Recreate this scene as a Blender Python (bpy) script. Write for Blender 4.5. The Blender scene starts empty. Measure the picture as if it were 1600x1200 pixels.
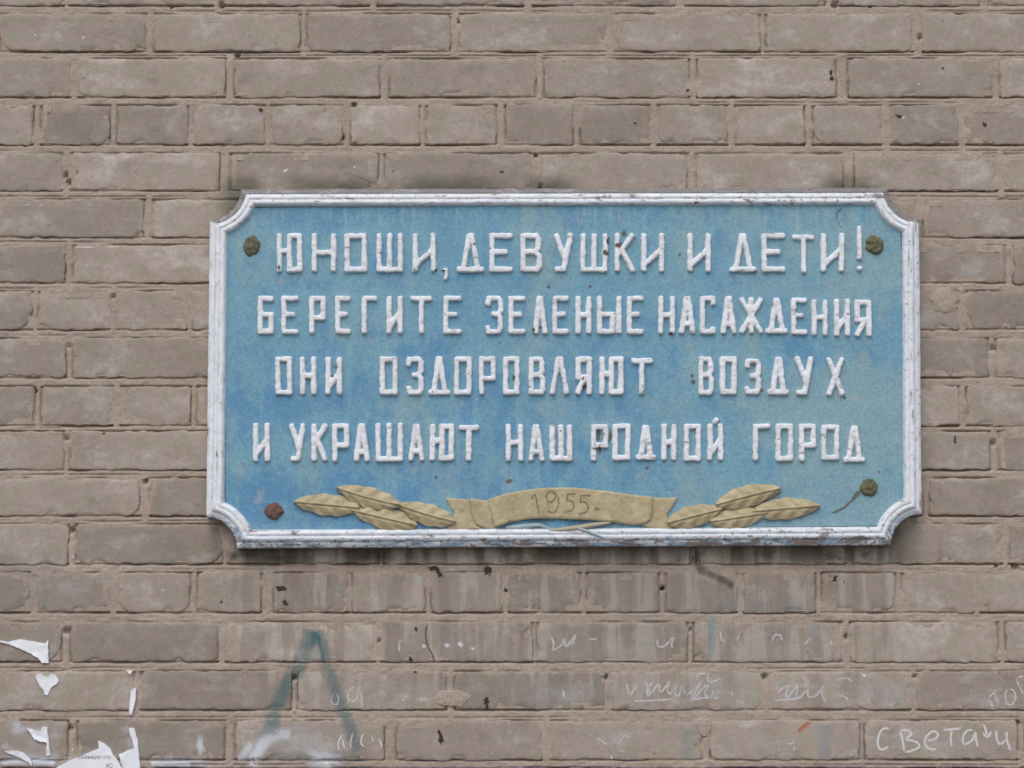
import bpy, math, random
import numpy as np
from mathutils import Vector
from mathutils.bvhtree import BVHTree

random.seed(7)
R = math.radians
scene = bpy.context.scene
col = scene.collection

# ------------------------------------------------------------------ camera
TILT = R(6.0)            # looking up a little: eye height below the plaque
DIST = 4.0               # metres from the lens to the wall along the view axis
MPP = 0.00107            # metres per photograph pixel at the view axis
ZC = 2.0                 # height of the point the lens is aimed at
CT, ST = math.cos(TILT), math.sin(TILT)
CAM = np.array([0.0, -DIST * CT, ZC - DIST * ST])
cam_data = bpy.data.cameras.new('camera')
cam_data.sensor_width = 36.0
cam_data.lens = 36.0 * DIST / (1600 * MPP)
cam_data.clip_start = 0.05
cam_data.clip_end = 500
cam = bpy.data.objects.new('camera', cam_data)
cam.location = CAM
cam.rotation_euler = (math.pi / 2 + TILT, 0, 0)
col.objects.link(cam)
scene.camera = cam

# ------------------------------------------------------------------ sky, sun
SUN_EL, SUN_AZ = R(50), R(192)
world = bpy.data.worlds.new('World')
scene.world = world
world.use_nodes = True
wn = world.node_tree
bg = wn.nodes['Background']
sky = wn.nodes.new('ShaderNodeTexSky')
sky.sky_type = 'NISHITA'
sky.sun_disc = False
sky.sun_elevation = SUN_EL
sky.sun_rotation = SUN_AZ
sky.air_density = 1.0
sky.dust_density = 2.5
sky.ozone_density = 1.0
wn.links.new(sky.outputs[0], bg.inputs[0])
bg.inputs[1].default_value = 0.11
sd = bpy.data.lights.new('sun', 'SUN')
sd.energy = 1.0
sd.angle = R(60)
sd.color = (1.0, 0.99, 0.98)
sun = bpy.data.objects.new('sun', sd)
dvec = Vector((math.sin(SUN_AZ) * math.cos(SUN_EL), math.cos(SUN_AZ) * math.cos(SUN_EL), math.sin(SUN_EL)))
sun.rotation_euler = dvec.to_track_quat('Z', 'Y').to_euler()
sun.location = dvec * 20
col.objects.link(sun)

scene.render.engine = 'CYCLES'
scene.cycles.filter_width = 1.6     # a soft compact-camera lens
scene.view_settings.view_transform = 'Standard'
scene.view_settings.look = 'None'
scene.view_settings.exposure = 0.38
scene.view_settings.gamma = 1.0
scene.view_settings.use_curve_mapping = False


# ------------------------------------------------------------------ pixel <-> plane
def unp(px, py, y=0.0):
    """photograph pixel -> X, Z where its ray meets the upright plane at depth y"""
    u = (np.asarray(px, float) - 800) * MPP / DIST
    v = (600 - np.asarray(py, float)) * MPP / DIST
    dy = CT - v * ST
    dz = ST + v * CT
    t = (y - CAM[1]) / dy
    return u * t, CAM[2] + dz * t


def proj(x, z, y=0.0):
    """X, Z on the plane at depth y -> photograph pixel"""
    rx, ry, rz = np.asarray(x, float), y - CAM[1], np.asarray(z, float) - CAM[2]
    d = ry * CT + rz * ST
    u = rx / d
    v = (-ry * ST + rz * CT) / d
    return 800 + u * DIST / MPP, 600 - v * DIST / MPP


# ------------------------------------------------------------------ noise in numpy
def _hash(ix, iy, seed):
    h = (ix.astype(np.int64) * 374761393 + iy.astype(np.int64) * 668265263 + seed * 974711) & 0xffffffff
    h = ((h ^ (h >> 13)) * 1274126177) & 0xffffffff
    h = h ^ (h >> 16)
    return (h & 0xffff) / 65535.0


def vn(x, y, seed=0):
    x = np.asarray(x, float); y = np.asarray(y, float) + np.zeros_like(x)
    ix, iy = np.floor(x), np.floor(y)
    fx, fy = x - ix, y - iy
    fx = fx * fx * (3 - 2 * fx); fy = fy * fy * (3 - 2 * fy)
    a = _hash(ix, iy, seed); b = _hash(ix + 1, iy, seed)
    c = _hash(ix, iy + 1, seed); d = _hash(ix + 1, iy + 1, seed)
    return (a + (b - a) * fx) * (1 - fy) + (c + (d - c) * fx) * fy


def fbm(x, y, seed=0, o=3):
    s = 0; a = 0.5; t = 0
    for k in range(o):
        s = s + a * vn(np.asarray(x) * 2 ** k, np.asarray(y) * 2 ** k, seed + k * 17); t += a; a *= 0.5
    return s / t


def sstep(a, b, x):
    t = np.clip((np.asarray(x, float) - a) / (b - a), 0, 1)
    return t * t * (3 - 2 * t)


# ------------------------------------------------------------------ node helpers
class NT:
    def __init__(self, tree):
        self.t = tree; self.n = tree.nodes; self.l = tree.links

    def put(self, sock, v):
        if v is None: return
        if isinstance(v, bpy.types.NodeSocket): self.l.new(v, sock)
        elif isinstance(v, (tuple, list)) and sock.type == 'RGBA' and len(v) == 3: sock.default_value = (*v, 1)
        else: sock.default_value = v

    def math(self, op, a, b=None, c=None, clamp=False):
        n = self.n.new('ShaderNodeMath'); n.operation = op; n.use_clamp = clamp
        self.put(n.inputs[0], a); self.put(n.inputs[1], b); self.put(n.inputs[2], c)
        return n.outputs[0]

    def mapr(self, v, a, b, c=0.0, d=1.0, smooth=True):
        n = self.n.new('ShaderNodeMapRange'); n.interpolation_type = 'SMOOTHSTEP' if smooth else 'LINEAR'
        self.put(n.inputs[0], v)
        for i, k in enumerate((a, b, c, d)): n.inputs[i + 1].default_value = k
        return n.outputs[0]

    def mix(self, f, a, b, mode='MIX'):
        n = self.n.new('ShaderNodeMix'); n.data_type = 'RGBA'; n.blend_type = mode; n.clamp_factor = True
        self.put(n.inputs[0], f); self.put(n.inputs[6], a); self.put(n.inputs[7], b)
        return n.outputs[2]

    def noise(self, vec, scale, detail=3.0, rough=0.55, dist=0.0):
        n = self.n.new('ShaderNodeTexNoise')
        self.put(n.inputs['Vector'], vec)
        n.inputs['Scale'].default_value = scale; n.inputs['Detail'].default_value = detail
        n.inputs['Roughness'].default_value = rough; n.inputs['Distortion'].default_value = dist
        return n.outputs[0]

    def pos(self):
        return self.n.new('ShaderNodeNewGeometry').outputs['Position']

    def xyz(self, v):
        n = self.n.new('ShaderNodeSeparateXYZ'); self.put(n.inputs[0], v); return n.outputs

    def scalevec(self, v, s, off=(0, 0, 0)):
        n = self.n.new('ShaderNodeMapping'); self.put(n.inputs[0], v)
        n.inputs['Scale'].default_value = s; n.inputs['Location'].default_value = off
        return n.outputs[0]

    def attr(self, name):
        n = self.n.new('ShaderNodeAttribute'); n.attribute_name = name; return n.outputs['Fac']

    def bump(self, h, dist, strength=1.0, nrm=None):
        n = self.n.new('ShaderNodeBump'); n.inputs['Distance'].default_value = dist
        n.inputs['Strength'].default_value = strength; self.put(n.inputs['Height'], h)
        if nrm is not None: self.put(n.inputs['Normal'], nrm)
        return n.outputs[0]


def new_mat(name):
    m = bpy.data.materials.new(name); m.use_nodes = True
    t = NT(m.node_tree)
    b = t.n['Principled BSDF']
    b.inputs['Specular IOR Level'].default_value = 0.25
    return m, t, b


# reference heights used by weather stains
ZTOP = float(unp(800, 294, -0.03)[1])
ZBOT = float(unp(800, 855, -0.03)[1])
XL = float(unp(326, 575, -0.03)[0])
XR = float(unp(1438, 575, -0.03)[0])
ZPURPLE = float(unp(800, 1199)[1])


def weather(t, color, p, run=1.0):
    """rain marks, moss with painted plaque shade, and old paint that run over bricks and mortar alike"""
    x, _, z = t.xyz(p)
    inx = t.math('MULTIPLY', t.mapr(x, XL - 0.03, XL + 0.06), t.mapr(x, XR + 0.02, XR - 0.05))
    # vertical rain marks under the plaque: crisp-sided light and dark runs
    wob = t.math('MULTIPLY_ADD', t.noise(p, 9, 2), 0.012, x)
    cmb = t.n.new('ShaderNodeCombineXYZ'); t.put(cmb.inputs[0], wob); t.put(cmb.inputs[2], z)
    s = t.noise(t.scalevec(cmb.outputs[0], (24, 1, 3.6)), 1.0, 3, 0.6)
    s2 = t.noise(t.scalevec(cmb.outputs[0], (62, 1, 5.5), (3, 0, 9)), 1.0, 1.5, 0.5)
    ss = t.math('ADD', t.math('MULTIPLY', s, 0.7), t.math('MULTIPLY', s2, 0.3))
    fade = t.math('MULTIPLY', t.mapr(z, ZBOT - 0.36, ZBOT - 0.14), t.mapr(z, ZBOT + 0.02, ZBOT - 0.005))
    m = t.math('MULTIPLY', fade, inx)
    dark = t.math('MULTIPLY', t.mapr(ss, 0.475, 0.425), m)
    lite = t.math('MULTIPLY', t.mapr(ss, 0.525, 0.575), m)
    color = t.mix(t.math('MULTIPLY', dark, 0.40 * run), color, (0.215, 0.175, 0.150))
    color = t.mix(t.math('MULTIPLY', lite, 0.46 * run), color, (0.475, 0.445, 0.395))
    # moss with shade painted in, right under the plaque and along its top ledge
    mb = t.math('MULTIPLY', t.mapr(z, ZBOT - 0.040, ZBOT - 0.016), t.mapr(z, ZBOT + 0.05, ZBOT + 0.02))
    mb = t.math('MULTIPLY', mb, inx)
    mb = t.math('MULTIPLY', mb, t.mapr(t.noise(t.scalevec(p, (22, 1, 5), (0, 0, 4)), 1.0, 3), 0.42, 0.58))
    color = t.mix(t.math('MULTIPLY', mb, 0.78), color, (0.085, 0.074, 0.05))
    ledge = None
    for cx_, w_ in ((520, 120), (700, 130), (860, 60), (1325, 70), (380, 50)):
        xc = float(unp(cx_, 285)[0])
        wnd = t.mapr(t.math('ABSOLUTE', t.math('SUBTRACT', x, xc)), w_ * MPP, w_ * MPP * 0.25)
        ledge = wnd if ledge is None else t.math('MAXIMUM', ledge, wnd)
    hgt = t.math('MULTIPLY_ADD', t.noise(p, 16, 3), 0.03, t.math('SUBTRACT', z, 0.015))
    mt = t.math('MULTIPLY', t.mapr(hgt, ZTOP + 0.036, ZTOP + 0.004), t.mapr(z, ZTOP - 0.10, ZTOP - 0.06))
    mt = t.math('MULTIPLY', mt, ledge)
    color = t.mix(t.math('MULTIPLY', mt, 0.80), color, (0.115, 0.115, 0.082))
    # grey sooty bloom
    g = t.noise(t.scalevec(p, (3.1, 1, 4.0), (5, 0, 2)), 1.0, 3)
    color = t.mix(t.mapr(g, 0.52, 0.75, 0, 0.30), color, (0.235, 0.215, 0.195))
    # old violet paint on the courses below
    edge = t.math('ADD', z, t.math('MULTIPLY', t.noise(p, 60, 2), 0.006))
    color = t.mix(t.mapr(edge, ZPURPLE + 0.005, ZPURPLE + 0.002, 0, 0.9), color, (0.115, 0.095, 0.14))
    return color


def brick_material():
    m, t, b = new_mat('grey_brick')
    p = t.pos()
    tone = t.attr('tone'); hue = t.attr('hue')
    c = t.mix(t.mapr(t.noise(p, 9, 3), 0.38, 0.62), (0.345, 0.292, 0.243), (0.410, 0.358, 0.306))
    c = t.mix(t.math('MULTIPLY', hue, 0.62), c, (0.405, 0.330, 0.286))
    c = t.mix(t.mapr(t.noise(t.scalevec(p, (1, 1, 1.5), (4, 1, 2)), 11, 4, 0.6), 0.49, 0.64, 0, 0.85), c, (0.520, 0.480, 0.445))
    c = t.mix(t.mapr(t.noise(t.scalevec(p, (1, 1, 1.6), (9, 1, 6)), 12, 5, 0.65), 0.52, 0.68, 0, 0.72), c, (0.275, 0.238, 0.200))
    c = t.mix(t.mapr(t.noise(t.scalevec(p, (1, 1, 1), (2, 4, 6)), 42, 3, 0.6), 0.46, 0.62, 0, 0.60), c, (0.435, 0.335, 0.318))
    c = t.mix(t.mapr(t.noise(t.scalevec(p, (1, 1, 1), (6, 3, 1)), 46, 3, 0.6), 0.46, 0.62, 0, 0.60), c, (0.340, 0.336, 0.255))
    fine = t.noise(p, 190, 5, 0.75)
    c = t.mix(t.mapr(fine, 0.40, 0.66, 0, 0.36), c, (0.285, 0.245, 0.205))
    c = t.mix(t.mapr(fine, 0.46, 0.32, 0, 0.30), c, (0.50, 0.46, 0.42))
    spk = t.noise(t.scalevec(p, (1, 1, 1), (2, 8, 1)), 95, 2.5, 0.6)
    c = t.mix(t.mapr(spk, 0.735, 0.77, 0, 0.6), c, (0.60, 0.57, 0.53))
    spd = t.noise(t.scalevec(p, (1, 1, 1), (7, 3, 5)), 80, 3, 0.6)
    c = t.mix(t.mapr(spd, 0.69, 0.76, 0, 0.6), c, (0.14, 0.115, 0.095))
    # mortar dragged over the arrises
    ed = t.math('MULTIPLY', t.attr('edge'), t.mapr(t.noise(t.scalevec(p, (1, 1, 1.4), (5, 5, 2)), 26, 5, 0.68), 0.44, 0.60))
    c = t.mix(t.math('MULTIPLY', ed, 0.75), c, (0.42, 0.345, 0.28))
    br = t.math('MULTIPLY_ADD', tone, 0.28, 0.745)
    n = t.n.new('ShaderNodeVectorMath'); n.operation = 'SCALE'
    t.put(n.inputs[0], c); t.put(n.inputs['Scale'], br)
    c = t.mix(1.0, n.outputs[0], (1.03, 0.99, 0.96), 'MULTIPLY')
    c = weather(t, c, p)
    t.put(b.inputs['Base Color'], c)
    b.inputs['Roughness'].default_value = 0.92
    h = t.math('ADD', t.noise(p, 420, 3, 0.6), t.math('MULTIPLY', t.noise(p, 60, 4, 0.6), 2.0))
    t.put(b.inputs['Normal'], t.bump(h, 0.0011, 0.6))
    return m


def mortar_material():
    m, t, b = new_mat('sand_mortar')
    p = t.pos()
    c = t.mix(t.mapr(t.noise(p, 12, 4), 0.3, 0.7), (0.390, 0.308, 0.244), (0.455, 0.368, 0.298))
    c = t.mix(t.mapr(t.noise(p, 34, 4, 0.6), 0.50, 0.75, 0, 0.7), c, (0.32, 0.262, 0.215))
    c = t.mix(t.mapr(t.noise(p, 210, 5, 0.75), 0.42, 0.66, 0, 0.5), c, (0.27, 0.21, 0.16))
    c = t.mix(t.mapr(t.noise(t.scalevec(p, (1, 1, 1), (8, 1, 1)), 200, 5, 0.75), 0.54, 0.70, 0, 0.5), c, (0.52, 0.44, 0.36))
    c = t.mix(t.mapr(t.noise(t.scalevec(p, (1, 1, 1), (3, 3, 3)), 130, 2), 0.70, 0.74, 0, 0.5), c, (0.12, 0.095, 0.07))
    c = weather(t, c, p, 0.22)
    t.put(b.inputs['Base Color'], c)
    b.inputs['Roughness'].default_value = 0.95
    h = t.math('ADD', t.noise(p, 380, 3, 0.65), t.math('MULTIPLY', t.noise(t.scalevec(p, (45, 1, 200)), 1, 3), 0.9))
    t.put(b.inputs['Normal'], t.bump(h, 0.0013, 0.8))
    return m


def white_paint():
    m, t, b = new_mat('flaking_white_paint')
    p = t.pos()
    wear = t.attr('wear'); dirt = t.attr('dirt'); rust = t.attr('rust'); blue = t.attr('blue')
    c = t.mix(t.mapr(t.noise(p, 30, 4), 0.35, 0.75), (0.82, 0.84, 0.86), (0.74, 0.755, 0.77))
    c = t.mix(t.mapr(t.noise(t.scalevec(p, (1, 1, 1), (3, 7, 1)), 120, 3), 0.52, 0.72, 0, 0.50), c, (0.50, 0.475, 0.45))
    bm = t.math('MULTIPLY', blue, t.mapr(t.noise(t.scalevec(p, (28, 28, 90)), 1, 4, 0.65), 0.44, 0.56))
    c = t.mix(t.math('MULTIPLY', bm, 0.75), c, (0.22, 0.40, 0.56))
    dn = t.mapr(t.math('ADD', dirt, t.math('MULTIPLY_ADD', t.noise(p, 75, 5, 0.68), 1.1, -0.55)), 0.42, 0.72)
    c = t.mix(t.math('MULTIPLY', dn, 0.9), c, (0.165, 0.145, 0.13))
    chip = t.math('ADD', t.noise(t.scalevec(p, (1, 1, 1), (1, 2, 3)), 150, 4, 0.62), t.math('MULTIPLY', wear, 0.16))
    cm = t.mapr(chip, 0.685, 0.715)
    ax = t.math('ABSOLUTE', t.math('SUBTRACT', t.xyz(p)[0], (XL + XR) / 2))
    side = t.mapr(ax, 0.555, 0.565)
    nh = t.noise(t.scalevec(p, (24, 24, 95), (3, 1, 3)), 1.0, 5, 0.68)
    nv = t.noise(t.scalevec(p, (120, 24, 22), (3, 1, 8)), 1.0, 5, 0.68)
    nn = t.math('ADD', t.math('MULTIPLY', nh, t.math('SUBTRACT', 1.0, side)), t.math('MULTIPLY', nv, side))
    big = t.math('ADD', nn, t.math('MULTIPLY', wear, 0.16))
    cm = t.math('MAXIMUM', cm, t.mapr(big, 0.665, 0.69))
    c = t.mix(t.mapr(nn, 0.50, 0.62, 0, 0.45), c, (0.56, 0.555, 0.55))
    bare = t.mix(t.noise(p, 40, 2), (0.165, 0.115, 0.09), (0.33, 0.26, 0.235))
    c = t.mix(t.math('MULTIPLY', cm, 0.85), c, bare)
    rm = t.mapr(t.math('ADD', rust, t.math('MULTIPLY_ADD', t.noise(p, 170, 4, 0.7), 0.9, -0.45)), 0.42, 0.6)
    c = t.mix(rm, c, (0.13, 0.09, 0.07))
    t.put(b.inputs['Base Color'], c)
    b.inputs['Roughness'].default_value = 0.55
    h = t.math('SUBTRACT', t.math('MULTIPLY', t.noise(p, 220, 3), 0.8), t.math('MULTIPLY', cm, 1.0))
    t.put(b.inputs['Normal'], t.bump(h, 0.0009, 0.8))
    return m


def blue_paint():
    m, t, b = new_mat('weathered_blue_paint')
    p = t.pos()
    x, _, z = t.xyz(p)
    rust = t.attr('rust'); peel = t.attr('peel')
    warp = t.noise(p, 12, 4, 0.6)
    c = t.mix(t.mapr(t.noise(p, 5.5, 4, 0.6, 0.6), 0.36, 0.66), (0.195, 0.345, 0.445), (0.245, 0.390, 0.455))
    # deeper cobalt coat showing through, stronger on the lower left, and a chalky green-grey on the right
    low = t.math('MULTIPLY', t.mapr(z, ZTOP - 0.1, ZBOT + 0.08), t.mapr(x, 0.52, -0.05))
    d = t.math('ADD', t.noise(t.scalevec(p, (17, 1, 13), (2, 0, 5)), 1, 7, 0.72, 0.3), t.math('MULTIPLY', low, 0.10))
    c = t.mix(t.mapr(d, 0.50, 0.66, 0, 0.70), c, (0.100, 0.245, 0.435))
    ch = t.math('ADD', t.noise(t.scalevec(p, (8, 1, 5), (8, 0, 1)), 1, 5, 0.62), t.mapr(x, 0.1, 0.62, 0, 0.14))
    c = t.mix(t.mapr(ch, 0.50, 0.66, 0, 0.85), c, (0.320, 0.410, 0.420))
    # vertical washes
    st = t.noise(t.scalevec(p, (42, 1, 3.0), (0, 0, 3)), 1, 4, 0.6)
    c = t.mix(t.mapr(st, 0.52, 0.72, 0, 0.5), c, (0.27, 0.44, 0.515))
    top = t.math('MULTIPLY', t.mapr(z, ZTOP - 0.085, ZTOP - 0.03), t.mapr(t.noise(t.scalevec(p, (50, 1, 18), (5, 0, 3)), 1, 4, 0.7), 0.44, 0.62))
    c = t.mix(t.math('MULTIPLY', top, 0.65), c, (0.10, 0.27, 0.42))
    br1 = t.noise(t.scalevec(p, (14, 1, 110), (1, 0, 2)), 1, 4, 0.7)
    c = t.mix(t.mapr(br1, 0.52, 0.70, 0, 0.30), c, (0.30, 0.42, 0.47))
    runs = t.math('MULTIPLY', t.mapr(z, ZTOP - 0.12, ZTOP - 0.035), t.mapr(t.noise(t.scalevec(p, (70, 1, 4), (9, 0, 1)), 1, 3, 0.6), 0.56, 0.66))
    c = t.mix(t.math('MULTIPLY', runs, 0.5), c, (0.42, 0.52, 0.56))
    # pinkish under-coat where paint has come off
    pe = t.math('ADD', t.noise(t.scalevec(p, (1, 1, 0.8), (4, 4, 1)), 70, 5, 0.68), t.math('MULTIPLY', peel, 0.24))
    c = t.mix(t.mapr(pe, 0.60, 0.74, 0, 0.6), c, (0.43, 0.385, 0.355))
    fine = t.noise(p, 230, 5, 0.75)
    c = t.mix(t.mapr(fine, 0.42, 0.66, 0, 0.45), c, (0.12, 0.21, 0.29))
    c = t.mix(t.mapr(fine, 0.47, 0.30, 0, 0.42), c, (0.34, 0.47, 0.52))
    sp = t.noise(t.scalevec(p, (1, 1, 1), (6, 2, 9)), 105, 3, 0.6)
    c = t.mix(t.mapr(sp, 0.735, 0.76, 0, 0.7), c, (0.09, 0.075, 0.06))
    c = t.mix(1.0, c, (0.82, 0.985, 1.02), 'MULTIPLY')
    rm = t.mapr(t.math('ADD', rust, t.math('MULTIPLY_ADD', t.noise(p, 170, 4, 0.7), 0.9, -0.45)), 0.42, 0.6)
    c = t.mix(t.math('MULTIPLY', rm, 0.85), c, (0.12, 0.09, 0.07))
    t.put(b.inputs['Base Color'], c)
    b.inputs['Roughness'].default_value = 0.6
    h = t.math('ADD', t.noise(p, 260, 4, 0.6), t.math('MULTIPLY', warp, 2.0))
    t.put(b.inputs['Normal'], t.bump(h, 0.0008, 0.8))
    return m


def simple_mat(name, c1, c2, scale=60, rough=0.7, bump=0.0006, c3=None, s3=140, lim=(0.6, 0.72)):
    m, t, b = new_mat(name)
    p = t.pos()
    c = t.mix(t.mapr(t.noise(p, scale, 5, 0.65), 0.35, 0.68), c1, c2)
    if c3: c = t.mix(t.mapr(t.noise(t.scalevec(p, (1, 1, 1), (5, 5, 5)), s3, 4, 0.6), lim[0], lim[1], 0, 0.8), c, c3)
    t.put(b.inputs['Base Color'], c)
    b.inputs['Roughness'].default_value = rough
    t.put(b.inputs['Normal'], t.bump(t.noise(p, 300, 4, 0.65), bump, 0.8))
    return m


def film_mat(name, c, strength, ns=90, lo=0.35, hi=0.62, vec=(1, 1, 1)):
    """thin worn layer of chalk or paint: alpha from the stroke's own edge and its wear"""
    m, t, b = new_mat(name)
    p = t.pos()
    a = t.attr('fade')
    n = t.noise(t.scalevec(p, vec), ns, 4, 0.7)
    al = t.math('MULTIPLY', t.mapr(t.math('ADD', t.math('MULTIPLY', a, 0.5), t.math('MULTIPLY', n, 0.6)), lo, hi), strength)
    al = t.math('MULTIPLY', al, t.mapr(a, 0.0, 0.35))
    t.put(b.inputs['Base Color'], c)
    b.inputs['Roughness'].default_value = 0.9
    t.put(b.inputs['Alpha'], al)
    return m


M_BRICK = brick_material()
M_MORTAR = mortar_material()
M_WHITE = white_paint()
M_BLUE = blue_paint()
M_GOLD = simple_mat('khaki_bronze_paint', (0.42, 0.345, 0.20), (0.525, 0.445, 0.28), 34, 0.6, 0.0009, (0.34, 0.28, 0.19), 75, (0.52, 0.70))
M_CARVED = simple_mat('dark_inscription', (0.20, 0.155, 0.095), (0.30, 0.24, 0.15), 150, 0.9)
M_MOSSBOLT = simple_mat('mossy_verdigris_iron', (0.105, 0.105, 0.058), (0.19, 0.185, 0.12), 130, 0.95, 0.002, (0.21, 0.15, 0.08), 90, (0.55, 0.68))
M_RUSTBOLT = simple_mat('rusty_iron', (0.13, 0.072, 0.058), (0.20, 0.115, 0.095), 140, 0.9, 0.0015)
M_PAPER = simple_mat('torn_paper', (0.78, 0.79, 0.81), (0.84, 0.85, 0.87), 25, 0.8, 0.0004, (0.55, 0.53, 0.53), 40, (0.62, 0.8))
M_INK = simple_mat('printed_ink', (0.24, 0.24, 0.26), (0.38, 0.38, 0.40), 250, 0.8)
M_CHALK = film_mat('chalk', (0.68, 0.66, 0.64), 0.78, 160, 0.40, 0.86)
M_CHALKB = film_mat('bold_chalk', (0.72, 0.70, 0.68), 0.85, 320, 0.38, 0.68)
M_TEAL = film_mat('faded_teal_paint', (0.10, 0.23, 0.24), 0.60, 34, 0.38, 1.02, (1, 1, 0.6))
M_PALEBLUE = film_mat('pale_blue_drip', (0.30, 0.42, 0.47), 0.45, 50, 0.38, 1.05, (1, 1, 0.3))
M_ORANGE = film_mat('orange_mark', (0.55, 0.19, 0.10), 0.7, 200, 0.40, 0.75)
M_SMEAR = film_mat('white_paste_smear', (0.74, 0.75, 0.78), 0.85, 13, 0.34, 0.92)
M_HAZE = film_mat('thin_whitewash', (0.62, 0.61, 0.61), 0.50, 26, 0.38, 1.0)
M_DARK = film_mat('dark_pit', (0.05, 0.04, 0.032), 0.9, 220, 0.34, 0.62)
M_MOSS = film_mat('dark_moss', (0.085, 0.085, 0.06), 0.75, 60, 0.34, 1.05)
M_CORE = simple_mat('rough_masonry', (0.28, 0.24, 0.20), (0.36, 0.31, 0.26), 8, 0.95)
M_GROUND = simple_mat('concrete_pavement', (0.17, 0.165, 0.158), (0.22, 0.213, 0.205), 6, 0.95, 0.002, (0.13, 0.125, 0.12), 90)  # unseen ground, toned pale to bounce fill light onto the wall


# ------------------------------------------------------------------ mesh helpers
def tag(o, label=None, cat=None, group=None, kind=None):
    if label: o['label'] = label
    if cat: o['category'] = cat
    if group: o['group'] = group
    if kind: o['kind'] = kind
    return o


def mesh_obj(name, V, F, mat, parent=None, smooth=True, attrs=None):
    me = bpy.data.meshes.new(name)
    me.from_pydata(np.asarray(V).tolist(), [], F if isinstance(F, list) else F.tolist())
    if smooth: me.polygons.foreach_set('use_smooth', [True] * len(me.polygons))
    for k, a in (attrs or {}).items():
        at = me.attributes.new(k, 'FLOAT', 'POINT')
        at.data.foreach_set('value', np.broadcast_to(np.asarray(a, np.float32), (len(me.vertices),)).copy())
    me.materials.append(mat)
    o = bpy.data.objects.new(name, me)
    col.objects.link(o)
    if parent: o.parent = parent
    return o


def empty(name, loc=(0, 0, 0)):
    o = bpy.data.objects.new(name, None); o.empty_display_size = 0.1
    col.objects.link(o)
    return o


def box_geo(x0, x1, y0, y1, z0, z1):
    V = [(x, y, z) for z in (z0, z1) for y in (y0, y1) for x in (x0, x1)]
    F = [(0, 2, 3, 1), (4, 5, 7, 6), (0, 1, 5, 4), (2, 6, 7, 3), (0, 4, 6, 2), (1, 3, 7, 5)]
    return V, F


def sdf_mesh(name, mat, parent, bb, step, f, yf, back=None, attrf=None, smooth=True):
    """relief sheet facing the street: cells inside the outline f<0, rim snapped to the outline, optional rim walls to depth `back`"""
    x0, x1, z0, z1 = bb
    nx = int(math.ceil((x1 - x0) / step)) + 3; nz = int(math.ceil((z1 - z0) / step)) + 3
    xs = x0 - step + np.arange(nx) * step; zs = z0 - step + np.arange(nz) * step
    X, Z = np.meshgrid(xs, zs, indexing='ij')
    D = f(X, Z)
    ins = D < 0
    cell = ins[:-1, :-1] | ins[1:, :-1] | ins[1:, 1:] | ins[:-1, 1:]
    e = step * 0.25
    for _ in range(2):
        gx = (f(X + e, Z) - f(X - e, Z)) / (2 * e); gz = (f(X, Z + e) - f(X, Z - e)) / (2 * e)
        g2 = np.maximum(gx * gx + gz * gz, 0.2)
        dd = np.where(ins, 0, f(X, Z))
        X = X - gx * dd / g2; Z = Z - gz * dd / g2
    D = np.minimum(f(X, Z), 0)
    Y = yf(X, Z, D)
    idx = -np.ones((nx, nz), int)
    use = np.zeros((nx, nz), bool)
    use[:-1, :-1] |= cell; use[1:, :-1] |= cell; use[1:, 1:] |= cell; use[:-1, 1:] |= cell
    idx[use] = np.arange(use.sum())
    V = np.stack([X[use], Y[use], Z[use]], 1)
    ci, cj = np.nonzero(cell)
    F = np.stack([idx[ci, cj], idx[ci + 1, cj], idx[ci + 1, cj + 1], idx[ci, cj + 1]], 1)
    attrs = attrf(V) if attrf else {}
    if back is not None:
        E = np.concatenate([F[:, [0, 1]], F[:, [1, 2]], F[:, [2, 3]], F[:, [3, 0]]])
        key = np.sort(E, 1); k = key[:, 0] * (len(V) + 1) + key[:, 1]
        u, inv, cnt = np.unique(k, return_inverse=True, return_counts=True)
        be = E[cnt[inv] == 1]
        n0 = len(V)
        bv = np.unique(be); mp = {int(a): i for i, a in enumerate(bv)}
        A = V[bv].copy(); B = V[bv].copy(); B[:, 1] = back(B) if callable(back) else back
        V = np.concatenate([V, A, B])
        SF = [(n0 + mp[int(b)], n0 + mp[int(a)], n0 + len(bv) + mp[int(a)], n0 + len(bv) + mp[int(b)]) for a, b in be]
        F = F.tolist() + SF
        for kk in attrs: attrs[kk] = np.concatenate([attrs[kk], attrs[kk][bv], attrs[kk][bv]])
    return mesh_obj(name, V, F, mat, parent, smooth, attrs)


def sd_seg_box(X, Z, a, b, hw, r):
    """rounded bar from a to b"""
    cx, cz = (a[0] + b[0]) / 2, (a[1] + b[1]) / 2
    dx, dz = b[0] - a[0], b[1] - a[1]
    L = math.hypot(dx, dz) or 1e-9
    dx, dz = dx / L, dz / L
    u = np.abs((X - cx) * dx + (Z - cz) * dz) - (L / 2 + hw * 0.92) + r
    v = np.abs(-(X - cx) * dz + (Z - cz) * dx) - hw + r
    return np.hypot(np.maximum(u, 0), np.maximum(v, 0)) + np.minimum(np.maximum(u, v), 0) - r


def sd_poly(X, Z, P):
    P = np.asarray(P, float); n = len(P)
    d = np.full(X.shape, 1e9); s = np.ones(X.shape)
    for i in range(n):
        a, b = P[i], P[i - 1]
        ex, ez = b[0] - a[0], b[1] - a[1]
        wx, wz = X - a[0], Z - a[1]
        tt = np.clip((wx * ex + wz * ez) / (ex * ex + ez * ez + 1e-18), 0, 1)
        d = np.minimum(d, (wx - ex * tt) ** 2 + (wz - ez * tt) ** 2)
        c1 = Z >= a[1]; c2 = Z < b[1]; c3 = ex * wz > ez * wx
        flip = (c1 & c2 & c3) | (~c1 & ~c2 & ~c3)
        s = np.where(flip, -s, s)
    return np.sqrt(d) * s


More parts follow.
